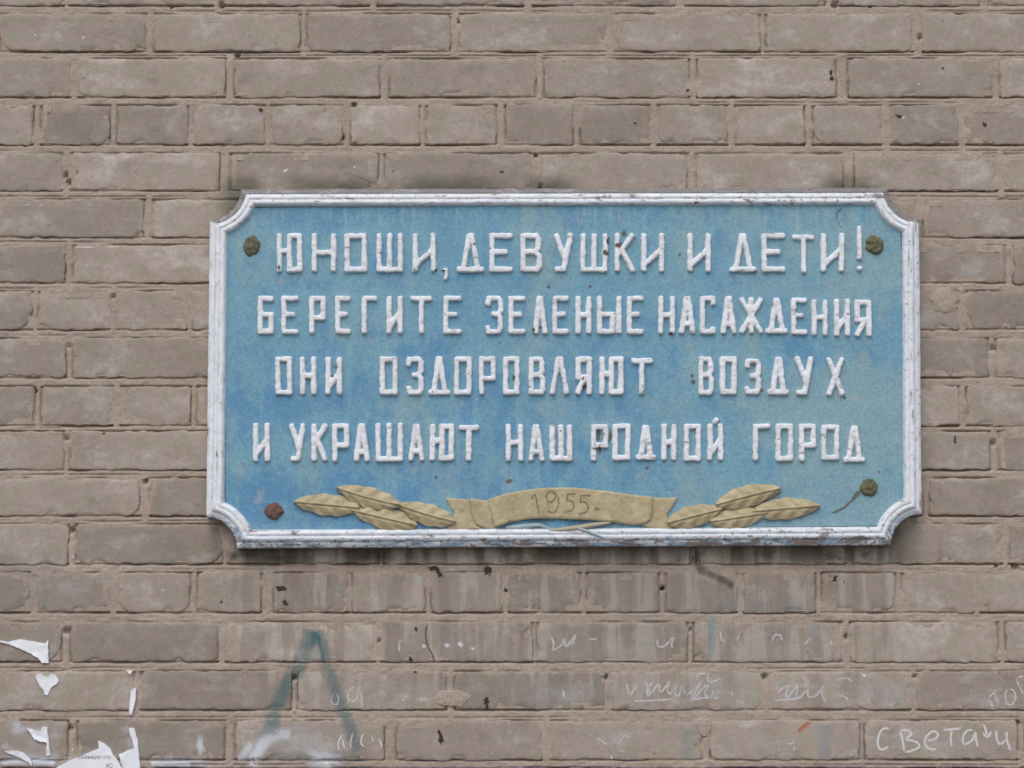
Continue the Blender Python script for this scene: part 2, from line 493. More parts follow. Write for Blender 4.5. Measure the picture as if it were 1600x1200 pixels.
def upts(pts, y=0.0):
    return [tuple(float(c) for c in unp(px, py, y)) for px, py in pts]


# ------------------------------------------------------------------ ground
gV = [(-40, -60, 0), (40, -60, 0), (40, 40, 0), (-40, 40, 0)]
tag(mesh_obj('ground', gV, [(0, 1, 2, 3)], M_GROUND, smooth=False), kind='structure')

# ------------------------------------------------------------------ the brick wall
wall = empty('brick_wall')
tag(wall, 'weathered grey brick wall with sandy mortar joints behind the blue plaque', 'wall')
WX = 3.2
ROWS = [(-50, 9), (22, 81), (92, 152), (165, 226), (240, 298), (312, 371), (383, 442), (455, 515), (529, 590), (604, 665),
        (674, 734), (747, 806), (819, 881), (895, 957), (972, 1034), (1049, 1109), (1126, 1187), (1200, 1262)]
GAPS = [
    [(100, 110), (333, 350), (577, 590), (817, 833), (1056, 1072), (1289, 1308), (1529, 1544)],
    [(-10, 1), (228, 241), (469, 481), (704, 718), (945, 960), (1187, 1197), (1425, 1441)],
    [(110, 123), (352, 367), (593, 609), (837, 850), (1077, 1090), (1306, 1325), (1549, 1562)],
    [(52, 65), (172, 184), (294, 304), (414, 424), (535, 549), (656, 667), (776, 790), (895, 907), (1015, 1029), (1136, 1150), (1257, 1271), (1377, 1391), (1497, 1510)],
    [(98, 112), (343, 360), (591, 602), (831, 847), (1074, 1089), (1317, 1335), (1556, 1572)],
    [(225, 240), (1430, 1442)],
    [(102, 116), (1570, 1583)],
    [(50, 61), (172, 185), (291, 302), (1496, 1511)],
    [(103, 115), (1544, 1556)],
    [(54, 65), (177, 189), (298, 309), (1497, 1511)],
    [(99, 111), (1546, 1561)],
    [(218, 236), (1440, 1452)],
    [(107, 119), (348, 357), (1564, 1577)],
    [(47, 60), (171, 186), (297, 309), (408, 428), (544, 551), (664, 675), (785, 795), (906, 917), (1029, 1041), (1152, 1162), (1274, 1285), (1399, 1410), (1521, 1531)],
    [(96, 111), (341, 355), (586, 598), (832, 840), (1074, 1084), (1314, 1329), (1559, 1572)],
    [(209, 221), (455, 466), (697, 711), (944, 957), (1191, 1202), (1420, 1432)],
    [(106, 121), (351, 368), (600, 620), (847, 862), (1096, 1110), (1342, 1351), (1590, 1602)],
    [(228, 240), (474, 486), (722, 734), (968, 980), (1214, 1226), (1460, 1472)],
]
HEADER = {3, 7, 9, 13}
rows = []      # (z_top, z_bot, [(x0, x1) bricks])


def finish_row(g, pitch):
    g = sorted(g)
    out = [g[0]]
    for a in g[1:]:
        c0, c1 = sum(out[-1]) / 2, sum(a) / 2
        n = max(1, round((c1 - c0) / pitch))
        for k in range(1, n):
            c = c0 + (c1 - c0) * k / n; w = 0.0055 + random.uniform(-.001, .001)
            out.append((c - w, c + w))
        out.append(a)
    while out[0][0] > -WX:
        c = sum(out[0]) / 2 - pitch; w = 0.0055 + random.uniform(-.001, .001); out.insert(0, (c - w, c + w))
    while out[-1][1] < WX:
        c = sum(out[-1]) / 2 + pitch; w = 0.0055 + random.uniform(-.001, .001); out.append((c - w, c + w))
    return [(max(a[1], -WX), min(b[0], WX)) for a, b in zip(out[:-1], out[1:]) if min(b[0], WX) - max(a[1], -WX) > 0.02]


for r, ((t0, b0), gp) in enumerate(zip(ROWS, GAPS)):
    zt, zb = float(unp(800, t0)[1]), float(unp(800, b0)[1])
    mid = (t0 + b0) / 2
    g = [(float(unp(a, mid)[0]), float(unp(b, mid)[0])) for a, b in gp]
    rows.append((zt, zb, finish_row(g, 0.1292 if r in HEADER else 0.2595), r))
ztop = rows[0][0]; zlow = rows[-1][1]
k = 0; z = ztop + 0.013
while z + 0.065 < 4.3:
    hd = k % 4 == 2
    off = random.uniform(-0.01, 0.01) + (0.06 if k % 2 else 0.19)
    rows.append((z + 0.065, z, finish_row([(off - 0.0055, off + 0.0055)], 0.1292 if hd else 0.2595), 100 + k)); k += 1; z += 0.0778
k = 0; z = zlow - 0.013
while z - 0.065 > -0.04:
    hd = k % 4 == 3
    off = random.uniform(-0.01, 0.01) + (0.06 if k % 2 else 0.19)
    rows.append((z, z - 0.065, finish_row([(off - 0.0055, off + 0.0055)], 0.1292 if hd else 0.2595), 200 + k)); k += 1; z -= 0.0778
WALL_H = max(r[0] for r in rows) + 0.013


def brick_geo(x0, x1, z0, z1, seed, fine, corners=None):
    rnd = random.Random(seed)
    cx, cz = (x0 + x1) / 2, (z0 + z1) / 2
    a, b = (x1 - x0) / 2, (z1 - z0) / 2
    st = 0.0042 if fine else 0.04
    nh = max(2, int(2 * a / st)); nv = max(2, int(2 * b / st)); nc = 5 if fine else 2
    rad = [rnd.choice([0.003, 0.004, 0.005, 0.007, 0.010, 0.015]) for _ in range(4)]
    if corners: rad = [c * MPP if c else q for c, q in zip(corners, rad)]
    rings = [(0.0, 0.022), (0.0, 0.0030), (0.0004, -0.0012), (0.0010, -0.0021), (0.0028, -0.0025), (0.007, -0.0026), (0.014, -0.0027)] if fine else \
            [(0.0, 0.020), (0.0, 0.001), (0.003, -0.0022)]
    chips = []
    if fine:
        for _ in range(rnd.choice([1, 2, 2, 3, 4, 5])):
            side = rnd.choice('bbbblrtc')
            u = rnd.uniform(-1, 1)
            if side == 'b': c = (u * a, -b)
            elif side == 't': c = (u * a, b)
            elif side == 'l': c = (-a, u * b)
            elif side == 'r': c = (a, u * b)
            else: c = (rnd.choice([-a, a]), rnd.choice([-b, -b, b]))
            chips.append((c, rnd.uniform(0.005, 0.019), rnd.uniform(0.003, 0.0085), rnd.uniform(0.0015, 0.0045)))
    tx, tz = rnd.uniform(-0.9, 0.9) * 0.001 / a, rnd.uniform(-0.7, 0.7) * 0.001 / b
    dz0 = rnd.uniform(-0.0008, 0.0006)
    allV = []
    for d, y in rings:
        P = []
        A, B = a - d, b - d
        rr = [max(q - d * 0.8, 0.0012) for q in rad]
        # corner centres, counter-clockwise from bottom-left
        cen = [(-A + rr[0], -B + rr[0], math.pi), (A - rr[1], -B + rr[1], 1.5 * math.pi), (A - rr[2], B - rr[2], 0), (-A + rr[3], B - rr[3], 0.5 * math.pi)]
        for q in range(4):
            c = cen[q]; nx_ = cen[(q + 1) % 4]; n = nh if q % 2 == 0 else nv
            for i in range(nc):
                an = c[2] + (i / (nc - 1)) * math.pi / 2
                P.append((c[0] + rr[q] * math.cos(an), c[1] + rr[q] * math.sin(an)))
            e = P[-1]; s = (nx_[0] + rr[(q + 1) % 4] * math.cos(nx_[2]), nx_[1] + rr[(q + 1) % 4] * math.sin(nx_[2]))
            for i in range(1, n):
                f = i / n; P.append((e[0] + (s[0] - e[0]) * f, e[1] + (s[1] - e[1]) * f))
        P = np.array(P)
        gx, gz = P[:, 0] + cx, P[:, 1] + cz
        Y = np.full(len(P), y)
        if fine:
            w = math.exp(-d / 0.008)
            amp = 0.0036 * w
            nxn = (fbm(gx * 75, gz * 75, seed, 4) - 0.5) * 2 * amp; nzn = (fbm(gx * 75 + 40, gz * 75, seed + 5, 4) - 0.5) * 2 * amp
            low = (fbm(gx * 16, gz * 16 + 3, seed + 9, 2) - 0.5) * 0.0035 * w
            P = P + np.stack([nxn, nzn + low * np.sign(P[:, 1])], 1)
            Y = Y + (fbm(gx * 28, gz * 28, seed + 3, 3) - 0.5) * 0.0016 if d > 0 else Y
            if d > 0: Y = Y + np.maximum(fbm(gx * 45, gz * 45, seed + 21, 3) - 0.58, 0) * 0.016 * math.exp(-d / 0.0028)
            for (c, L, wd, dep) in chips:
                lx = L if abs(c[1]) >= b - 1e-6 else wd; lz = wd if abs(c[1]) >= b - 1e-6 else L
                if abs(c[0]) >= a - 1e-6 and abs(c[1]) >= b - 1e-6: lx, lz = L, max(wd, L * 0.7)
                q = np.hypot((P[:, 0] - c[0]) / lx, (P[:, 1] - c[1]) / lz) + (fbm(gx * 90, gz * 90, seed + 31, 2) - 0.5) * 0.5
                m = 1 - sstep(0.88, 1.0, q)
                if d > 0: Y = Y + m * dep
                else:
                    P = P - np.stack([np.sign(c[0]) * (abs(c[0]) >= a - 1e-6) * m, np.sign(c[1]) * (abs(c[1]) >= b - 1e-6) * m], 1) * min(dep, 0.0028)
            if d > 0: Y = Y + P[:, 0] * tx + P[:, 1] * tz + dz0
        allV.append(np.stack([P[:, 0] + cx, Y, P[:, 1] + cz], 1))
    n = len(allV[0]); V = np.concatenate(allV); F = []
    for q in range(len(rings) - 1):
        for i in range(n):
            j = (i + 1) % n
            F.append((q * n + i, q * n + j, (q + 1) * n + j, (q + 1) * n + i))
    last = (len(rings) - 1) * n
    F.append(tuple(range(last, last + n)))
    EDGE = np.concatenate([np.full(n, math.exp(-(d / 0.0055) ** 2)) for d, y in rings])
    return V, F, EDGE


HX = float(unp(1600, 600)[0]) + 0.03
cand = []
for (zt, zb, br, r) in rows:
    for (x0, x1) in br:
        pxa, pya = proj(x0, zt); pxb, pyb = proj(x1, zb)
        inframe = pxb > 0 and pxa < 1600 and pyb > 0 and pya < 1200
        hid = pxa > 345 and pxb < 1425 and pya > 305 and pyb < 850
        dist = abs((x0 + x1) / 2) / 0.86 if not inframe else 0
        cand.append((0 if inframe and not hid else 1, max(abs((x0 + x1) / 2) / 0.9, abs((zt + zb) / 2 - ZC) / 0.66) + (2 if hid else 0), x0, x1, zb, zt))
# broken brick corners seen in the photograph: a pixel in the brick, radii (pixels) bottom-left, bottom-right, top-right, top-left
BROKEN = [(20, 485, (0, 24, 26, 0)), (118, 195, (6, 20, 10, 6)), (420, 270, (6, 4, 4, 30)), (1500, 342, (28, 5, 5, 6)), (50, 560, (0, 8, 22, 0)), (20, 925, (0, 22, 0, 0)), (40, 1003, (0, 30, 6, 0)),
          (1040, 1080, (4, 22, 12, 4)), (115, 485, (12, 8, 10, 12)), (240, 925, (16, 18, 6, 5)), (720, 195, (6, 8, 24, 8)), (620, 195, (4, 4, 10, 18)), (1320, 195, (22, 4, 4, 8)), (150, 776, (0, 18, 6, 0)),
          (1340, 926, (8, 22, 6, 6)), (1560, 485, (18, 6, 6, 14)), (880, 52, (4, 14, 14, 4)), (1070, 52, (20, 10, 6, 8)), (110, 50, (24, 6, 16, 5)), (240, 850, (14, 26, 26, 6)), (1300, 52, (16, 12, 5, 10)), (480, 195, (12, 14, 6, 14))]
cand.sort(key=lambda c: (c[0], c[1]))
bvhV, bvhF = [], []; nb = 0
stV, stF, stT, stH = [], [], [], []; ns = 0
for i, (cls, dd, x0, x1, zb, zt) in enumerate(cand):
    rnd = random.Random(1000 + i)
    jt, jb = rnd.uniform(-0.0012, 0.0012), rnd.uniform(-0.0012, 0.0012)
    fine = cls == 0 or (i < 300 and dd < 1.6)
    pc = proj((x0 + x1) / 2, (zb + zt) / 2); corners = None
    for bx, by, cr in BROKEN:
        pa, pb = proj(x0, zb)[0], proj(x1, zb)[0]
        if pa < bx < pb and abs(pc[1] - by) < 30: corners = cr
    V, F, ED = brick_geo(x0, x1, zb + jb, zt + jt, 50 + i * 3, fine, corners)
    tone = rnd.random(); hue = max(0, rnd.gauss(0.3, 0.45))
    hue = min(1, hue)
    if i < 300:
        mesh_obj('brick', V, F, M_BRICK, wall, True, {'tone': tone, 'hue': hue, 'edge': ED})
        if cls == 0:
            bvhV.append(V); bvhF += [tuple(q + nb for q in f) for f in F]; nb += len(V)
    else:
        stV.append(V); stF += [tuple(q + ns for q in f) for f in F]; ns += len(V)
        stT.append(np.full(len(V), tone)); stH.append(np.full(len(V), hue))
tag(mesh_obj('brick_courses', np.concatenate(stV), stF, M_BRICK, wall, True, {'tone': np.concatenate(stT), 'hue': np.concatenate(stH)}), kind='stuff')

# mortar: fine relief where the photograph looks, plain beyond
vis = sorted([r for r in rows if r[3] < 100], key=lambda r: -r[0])
HOLES = [(268, 12, 3.5), (347, 9, 6), (371, 87, 5), (102, 274, 5), (108, 285, 4), (1304, 8, 5.5), (838, 243, 5), (845, 292, 4), (104, 685, 5),
         (228, 752, 6), (113, 828, 6), (104, 987, 8), (458, 1059, 7), (111, 1137, 6), (592, 1000, 4), (1035, 920, 5), (1551, 545, 7), (1552, 693, 6),
         (1586, 886, 6), (1082, 1144, 6), (1322, 994, 5), (1195, 1056, 6), (946, 1058, 4), (177, 463, 5), (108, 541, 4), (1437, 60, 5), (1360, 10, 3),
         (702, 30, 4), (718, 32, 4), (54, 610, 5), (553, 164, 4), (1556, 885, 4), (1429, 1057, 5), (40, 225, 5), (535, 215, 5), (1590, 1130, 4), (1078, 985, 4)]
HOLES = [(*[float(c) for c in unp(x, y)], rr * MPP) for x, y, rr in HOLES]
zl = []
for i, (zt, zb, br, r) in enumerate(vis):
    zl += list(np.linspace(zt - 0.003, zb + 0.003, 14))
    nt = vis[i + 1][0] if i + 1 < len(vis) else zb - 0.012
    zl += list(np.linspace(zb + 0.0022, nt - 0.0022, 15))
zl = np.array(sorted(set(zl)))
FX = 0.95
xl = np.arange(-FX, FX + 1e-6, 0.0027)
X, Z = np.meshgrid(xl, zl, indexing='ij')
dtop = np.full(X.shape, 1.0)   # distance below the brick above
dbot = np.full(X.shape, 1.0)   # distance above the brick below
dside = np.full(X.shape, 1.0)
inner = np.full(X.shape, -1.0)
for (zt, zb, br, r) in vis:
    for (x0, x1) in br:
        if x1 < -FX - .1 or x0 > FX + .1: continue
        sel = (X > x0 - 0.002) & (X < x1 + 0.002)
        dtop = np.where(sel & (Z < zb + 0.0015), np.minimum(dtop, np.abs(zb - Z)), dtop)
        dbot = np.where(sel & (Z > zt - 0.0015), np.minimum(dbot, np.abs(Z - zt)), dbot)
        inrow = (Z < zt) & (Z > zb)
        ds = np.maximum(x0 - X, X - x1)
        dside = np.where(inrow & (ds > -0.002), np.minimum(dside, np.abs(ds)), dside)
        inner = np.maximum(inner, np.minimum(np.minimum(X - x0, x1 - X), np.minimum(Z - zb, zt - Z)))
Y = np.full(X.shape, -0.0017)
Y += (fbm(X * 26, Z * 40, 3, 3) - 0.5) * 0.0030
Y += (fbm(X * 150, Z * 170, 8, 3) - 0.5) * 0.0024
n1 = sstep(0.36, 0.62, fbm(X * 15, Z * 5, 21, 3)); n2 = sstep(0.43, 0.64, fbm(X * 13, Z * 6, 41, 3)); n3 = sstep(0.42, 0.66, fbm(X * 9, Z * 24, 61, 3))
Y += 0.0100 * (0.25 + 0.75 * n1) * np.exp(-(dtop / (0.0014 + 0.0012 * vn(X * 40, Z * 6, 9))) ** 2)
Y += 0.0070 * n2 * np.exp(-(dbot / 0.0014) ** 2)
Y += 0.0085 * n3 * np.exp(-(dside / 0.0017) ** 2)
# pointing ridge: a trowelled groove along the lower third of many bed joints
n4 = sstep(0.50, 0.6, fbm(X * 4, Z * 9, 77, 2))
Y += 0.0030 * n4 * np.exp(-((dbot - 0.0052 - (vn(X * 12, Z * 8, 5) - 0.5) * 0.002) / 0.0011) ** 2) * (dtop < 0.03)
for hx, hz, hr in HOLES:
    q = np.hypot(X - hx, (Z - hz) * 1.15) / hr + (fbm(X * 160, Z * 160, 91, 2) - 0.5) * 0.9
    Y += 0.012 * (1 - sstep(0.55, 1.0, q))
keep = (inner[:-1, :-1] < 0.009) | (inner[1:, 1:] < 0.009)
nx_, nz_ = X.shape
idx = np.arange(nx_ * nz_).reshape(nx_, nz_)
ci, cj = np.nonzero(keep)
F = np.stack([idx[ci, cj], idx[ci + 1, cj], idx[ci + 1, cj + 1], idx[ci, cj + 1]], 1)
V = np.stack([X.ravel(), Y.ravel(), Z.ravel()], 1)
usedv = np.unique(F); remap = np.zeros(len(V), int); remap[usedv] = np.arange(len(usedv))
V = V[usedv]; F = remap[F]
bvhV.append(V); bvhF += [tuple(f) for f in (F + nb).tolist()]; nb += len(V)
F = F.tolist()
z0f, z1f = zl[0], zl[-1]
for (a, b, c, d) in [(-WX, -FX, 0, WALL_H), (FX, WX, 0, WALL_H), (-FX, FX, z1f, WALL_H), (-FX, FX, 0, z0f)]:
    n = len(V); V = np.concatenate([V, [(a, 0.0006, c), (b, 0.0006, c), (b, 0.0006, d), (a, 0.0006, d)]]); F.append((n, n + 1, n + 2, n + 3))
mesh_obj('mortar', V, F, M_MORTAR, wall, True)
V, F = box_geo(-WX, WX, 0.0165, 0.38, 0, WALL_H)
mesh_obj('wall_core', V, F, M_CORE, wall, False)

BV = BVHTree.FromPolygons(np.concatenate(bvhV).tolist(), bvhF)


def surf(x, z):
    h = BV.ray_cast(Vector((x, -0.2, z)), Vector((0, 1, 0)))
    return h[0].y if h[0] is not None else 0.0


# hardened mortar smeared over brick faces
def mortar_smear(px, py, rx, ry, th, seed):
    cx, cz = (float(c) for c in unp(px, py)); rx *= MPP; ry *= MPP
    f = lambda X, Z: (np.hypot((X - cx) / rx, (Z - cz) / ry) - 1 + (fbm(X * 70, Z * 70, seed, 3) - 0.5) * 0.9) * min(rx, ry)
    yf = lambda X, Z, D: -0.0030 - th * sstep(0, 0.010, -D) - (fbm(X * 120, Z * 120, seed + 1, 3) - 0.5) * 0.0022 * sstep(0, 0.004, -D) + 0.0020 * (D > -1e-4)
    sdf_mesh('mortar_smear', M_MORTAR, wall, (cx - rx * 1.6, cx + rx * 1.6, cz - ry * 1.6, cz + ry * 1.6), 0.0022, f, yf, back=0.002)


mortar_smear(1475, 470, 20, 22, 0.0018, 11)
mortar_smear(705, 1092, 30, 13, 0.0008, 23)
mortar_smear(1100, 1134, 13, 14, 0.0006, 31)

# ------------------------------------------------------------------ marks on the wall (thin films hugging the bricks)
def strips(name, mat, strokes, parent=wall, off=0.0005, label=None, taper=True):
    """strokes: list of (pixel points, width in pixels, strength)"""
    V, F, A = [], [], []
    for pts, wpx, stg in strokes:
        P = np.array(upts(pts))
        if len(P) > 2:                       # smooth the hand-drawn line
            Q = [P[0]]
            for i in range(len(P) - 1):
                p0, p1, p2, p3 = P[max(i - 1, 0)], P[i], P[i + 1], P[min(i + 2, len(P) - 1)]
                for s in (0.25, 0.5, 0.75, 1):
                    Q.append(0.5 * ((2 * p1) + (-p0 + p2) * s + (2 * p0 - 5 * p1 + 4 * p2 - p3) * s * s + (-p0 + 3 * p1 - 3 * p2 + p3) * s ** 3))
            P = np.array(Q)
        seg = np.hypot(*np.diff(P, axis=0).T); L = np.concatenate([[0], np.cumsum(seg)])
        n = max(4, int(L[-1] / 0.0028)); s = np.linspace(0, L[-1], n)
        C = np.stack([np.interp(s, L, P[:, 0]), np.interp(s, L, P[:, 1])], 1)
        T = np.gradient(C, axis=0); T /= np.maximum(np.hypot(T[:, 0], T[:, 1])[:, None], 1e-9)
        N = np.stack([-T[:, 1], T[:, 0]], 1)
        hw = wpx * MPP / 2
        off_w = [-1, -0.55, 0, 0.55, 1] if wpx < 12 else list(np.linspace(-1, 1, 9))
        base = len(V); m = len(off_w)
        for i in range(n):
            e = min(1, (i + 0.6) / 2.0, (n - i - 0.4) / 2.0) if taper else 1
            for o in off_w:
                q = C[i] + N[i] * o * hw
                V.append((q[0], surf(q[0], q[1]) - off, q[1]))
                A.append(stg * (1 - abs(o) ** 2.2) * max(e, 0))
        for i in range(n - 1):
            for j in range(m - 1):
                a = base + i * m + j
                F.append((a, a + 1, a + m + 1, a + m))
    o = mesh_obj(name, V, F, mat, parent, True, {'fade': np.array(A)})
    if label: o['label'] = label
    return o


def blob(name, mat, blobs, parent=wall, off=0.0006, label=None):
    """blobs: (px, py, rx, ry, angle, strength)"""
    V, F, A = [], [], []
    for k, (px, py, rx, ry, an, stg) in enumerate(blobs):
        cx, cz = (float(c) for c in unp(px, py)); rx *= MPP; ry *= MPP
        c, s = math.cos(R(an)), math.sin(R(an))
        nr = max(3, int(max(rx, ry) / 0.004)); na = 28 if nr < 6 else 40
        base = len(V)
        V.append((cx, surf(cx, cz) - off, cz)); A.append(stg)
        for i in range(1, nr + 1):
            for j in range(na):
                th = 2 * math.pi * j / na; rr = i / nr
                wob = 1 + (float(vn(np.array(2.6 * math.cos(th) + 7 * k), np.array(2.6 * math.sin(th) + px))) - 0.5) * 1.1
                u, v = rx * rr * math.cos(th) * wob, ry * rr * math.sin(th) * wob
                x, zz = cx + u * c - v * s, cz + u * s + v * c
                V.append((x, surf(x, zz) - off, zz)); A.append(stg * (1 - rr ** 2))
        for j in range(na): F.append((base, base + 1 + (j + 1) % na, base + 1 + j))
        for i in range(nr - 1):
            for j in range(na):
                a = base + 1 + i * na + j; b = base + 1 + i * na + (j + 1) % na
                F.append((a, b, b + na, a + na))
    o = mesh_obj(name, V, F, mat, parent, True, {'fade': np.array(A)})
    if label: o['label'] = label
    return o


def zz(pts, ox, oy, k=4.0):
    return [(ox + a / k, oy + b / k) for a, b in pts]


# teal letter A and its crossbar
strips('teal_painted_letter', M_TEAL, [
    ([(489, 984), (480, 1008), (470, 1033), (452, 1068), (437, 1095), (428, 1114), (422, 1150)], 36, 1.0),
    ([(494, 984), (502, 1012), (509, 1036), (522, 1072), (535, 1108), (548, 1140), (560, 1176)], 30, 0.9),
    ([(496, 990), (501, 1010), (506, 1034)], 9, 1.1), ([(489, 985), (490, 1010), (488, 1036)], 34, 0.5),
    ([(420, 1176), (455, 1181), (500, 1184), (565, 1184)], 24, 0.7)], label='faded teal letter A painted on the bricks')
strips('pale_blue_drip', M_PALEBLUE, [([(1112, 958), (1113, 980), (1112, 1022)], 18, 1.0), ([(1075, 1070), (1074, 1105), (1072, 1190)], 26, 0.7),
                                     ([(1269, 974), (1270, 1000)], 13, 0.9), ([(1286, 1130), (1287, 1188)], 34, 0.8), ([(1120, 940), (1190, 948), (1270, 945)], 30, 0.55)])
strips('orange_mark', M_ORANGE, [([(1246, 1144), (1254, 1136), (1266, 1127)], 8, 1.0)])
blob('white_smear', M_SMEAR, [(313, 1166, 10, 21, 0, 1.0), (30, 1140, 14, 18, 20, 0.7), (12, 1166, 14, 8, 0, 0.6), (198, 1140, 12, 10, 0, 0.55), (505, 1184, 36, 20, -20, 0.95), (300, 1190, 70, 12, 0, .6), (50, 1186, 70, 14, 0, .6), (205, 1165, 26, 30, 0, .5), (60, 1150, 40, 26, 0, .45), (150, 1180, 60, 20, 0, .4)])
strips('white_smear', M_SMEAR, [([(392, 1198), (399, 1180), (412, 1162), (432, 1150), (456, 1147)], 28, 1.1), ([(235, 1193), (265, 1191), (300, 1194)], 16, 1),
                                ([(0, 1189), (40, 1188), (88, 1190)], 17, 1), ([(372, 1192), (386, 1172), (396, 1160)], 18, 0.9)])
blob('thin_whitewash', M_HAZE, [(470, 1160, 70, 34, 0, 0.9), (560, 1000, 60, 26, 0, 0.45), (870, 1085, 70, 24, 0, 0.8), (1110, 1080, 70, 24, 0, 0.55), (1380, 1080, 70, 26, 0, 0.75),
                                (1430, 1000, 70, 24, 0, 0.6), (950, 1150, 60, 26, 0, 0.5), (1180, 1155, 50, 26, 0, 0.6), (1480, 1160, 70, 24, 0, 0.6), (730, 1005, 90, 26, 0, 0.5), (1230, 1175, 30, 20, 0, .5), (700, 1080, 60, 24, 0, .5), (560, 1080, 50, 22, 0, .4), (1000, 1005, 60, 24, 0, .45), (1240, 1000, 50, 22, 0, .45), (60, 1080, 60, 26, 0, .35), (230, 1160, 60, 26, 0, .45), (1530, 1080, 50, 24, 0, .45)])

# chalk writing, row by row
A4 = (1200, 900)
strips('chalk_writing', M_CHALKB, [(zz(p, *A4), 4.9, 1.0) for p in (
    [(755, 965), (740, 950), (705, 965), (685, 1020), (690, 1070), (715, 1085), (755, 1060)],
    [(820, 965), (838, 1020), (850, 1100)], [(815, 965), (870, 965), (895, 990), (860, 1015), (850, 1020)], [(850, 1020), (920, 1035), (945, 1065), (900, 1090), (850, 1102)],
    [(985, 1030), (1040, 1020), (1060, 985), (1030, 970), (990, 1000), (978, 1045), (1005, 1080), (1055, 1082)],
    [(1090, 960), (1150, 958), (1212, 950)], [(1148, 960), (1140, 1010), (1145, 1072)],
    [(1285, 965), (1245, 965), (1215, 1010), (1225, 1050), (1270, 1030), (1295, 975)], [(1295, 965), (1298, 1020), (1312, 1072)],
    [(1345, 920), (1372, 1005)], [(1335, 975), (1372, 1008), (1392, 965)],
    [(1425, 960), (1428, 1020), (1450, 1050), (1490, 1020)], [(1490, 965), (1492, 1030), (1515, 1095)])],
    label='large white chalk word scrawled on the lowest bricks')
strips('chalk_writing', M_CHALK, [(zz(p, *A4), 5.2, 1.0) for p in (
    [(1375, 770), (1395, 800), (1408, 838)], [(1375, 770), (1400, 735), (1415, 735), (1425, 775), (1445, 800)],
    [(1500, 705), (1480, 740), (1490, 795), (1520, 805), (1545, 765), (1535, 720), (1505, 705)],
    [(1545, 640), (1570, 690), (1598, 750)], [(1545, 640), (1590, 625), (1600, 640)], [(1570, 690), (1600, 680)])],
    label='small slanted chalk word at the end of a course')
strips('chalk_writing', M_CHALK, [(zz(p, *A4), 5.2, 1.0) for p in (
    [(50, 745), (90, 700), (125, 690), (110, 745), (130, 750), (185, 680), (175, 740), (200, 755), (245, 710), (250, 755), (300, 745), (345, 685), (335, 740), (370, 798)],
    [(25, 778), (120, 772), (210, 762)], [(425, 660), (460, 640), (500, 640), (530, 665)], [(445, 650), (455, 672)],
    [(435, 755), (470, 750), (505, 785)], [(430, 800), (442, 800)], [(625, 755), (628, 785)], [(730, 795), (725, 835)], [(735, 795), (765, 810), (790, 785)])],
    label='chalk scribble with an underline')
B4 = (950, 1040, 5.333)
strips('chalk_writing', M_CHALK, [(zz(p, *B4), 5.2, 1.0) for p in (
    [(155, 125), (165, 215), (185, 255)], [(230, 140), (215, 200), (185, 255)], [(232, 140), (232, 225)],
    [(290, 130), (335, 180), (345, 250), (325, 245), (330, 185), (395, 120)], [(345, 250), (380, 205), (420, 150), (430, 210), (455, 210), (510, 130), (495, 200), (520, 235), (570, 160), (555, 235), (590, 250), (615, 165), (640, 235), (655, 245)],
    [(655, 250), (720, 195), (785, 120)], [(785, 120), (740, 200), (695, 275), (715, 275), (800, 180), (840, 170), (800, 230), (860, 270), (880, 200), (860, 275)],
    [(745, 130), (740, 85), (790, 65), (840, 70)], [(835, 65), (830, 125), (870, 135), (940, 105)],
    [(200, 295), (350, 292), (540, 280)], [(690, 285), (860, 265), (930, 285)], [(895, 250), (935, 200)], [(1010, 205), (1050, 260)])],
    label='dense cursive chalk scribble crossed by a blue drip')
C4 = (500, 970, 5.333)
strips('chalk_writing', M_CHALK, [(zz(p, *C4), 5.2, 0.95) for p in (
    [(125, 595), (95, 650), (110, 695), (145, 690), (155, 640), (130, 600)], [(300, 540), (250, 580), (235, 640), (265, 675), (310, 640), (330, 540)],
    [(330, 540), (345, 620), (350, 740)], [(330, 600), (370, 600)], [(665, 670), (705, 655), (740, 600)], [(820, 625), (850, 665), (875, 640), (900, 680)],
    [(655, 165), (662, 205), (655, 270)], [(660, 170), (700, 165)], [(90, 290), (110, 305), (135, 295)], [(450, 600), (460, 650)])],
    label='thin looping chalk letters over the teal stroke')
D4 = (800, 900)
strips('chalk_writing', M_CHALK, [(zz(p, *D4), 5.4, 0.95) for p in (
    [(240, 370), (260, 420), (255, 465), (310, 430), (325, 385), (330, 440), (350, 430), (400, 365), (370, 440)], [(470, 395), (540, 395)],
    [(915, 390), (908, 435), (950, 440), (1010, 380), (995, 430), (1010, 455)], [(1300, 340), (1310, 400), (1345, 415)], [(1430, 365), (1405, 390), (1415, 415)],
    [(1620, 420), (1640, 370), (1680, 375), (1685, 415)], [(1760, 420), (1790, 385)], [(1815, 440), (1870, 380)], [(1990, 390), (2000, 445)],
    [(520, 1000), (600, 1060)], [(655, 1070), (700, 1000), (740, 1010)], [(660, 1100), (720, 1095)], [(1760, 1050), (1765, 1110)], [(1700, 1050), (1760, 1040), (1765, 1010)])],
    label='faint chalk letters on two courses under the plaque')
strips('chalk_writing', M_CHALKB, [(zz(p, 400, 900), 4.0, 0.9) for p in ([(545, 985), (515, 1040), (520, 1095)], [(540, 1015), (555, 1085)], [(610, 970), (590, 1050), (600, 1075)],
                                                                       [(670, 980), (655, 1040), (680, 1070)], [(720, 990), (735, 1040)], [(770, 1010), (790, 1080)])], label='short curved chalk ticks')

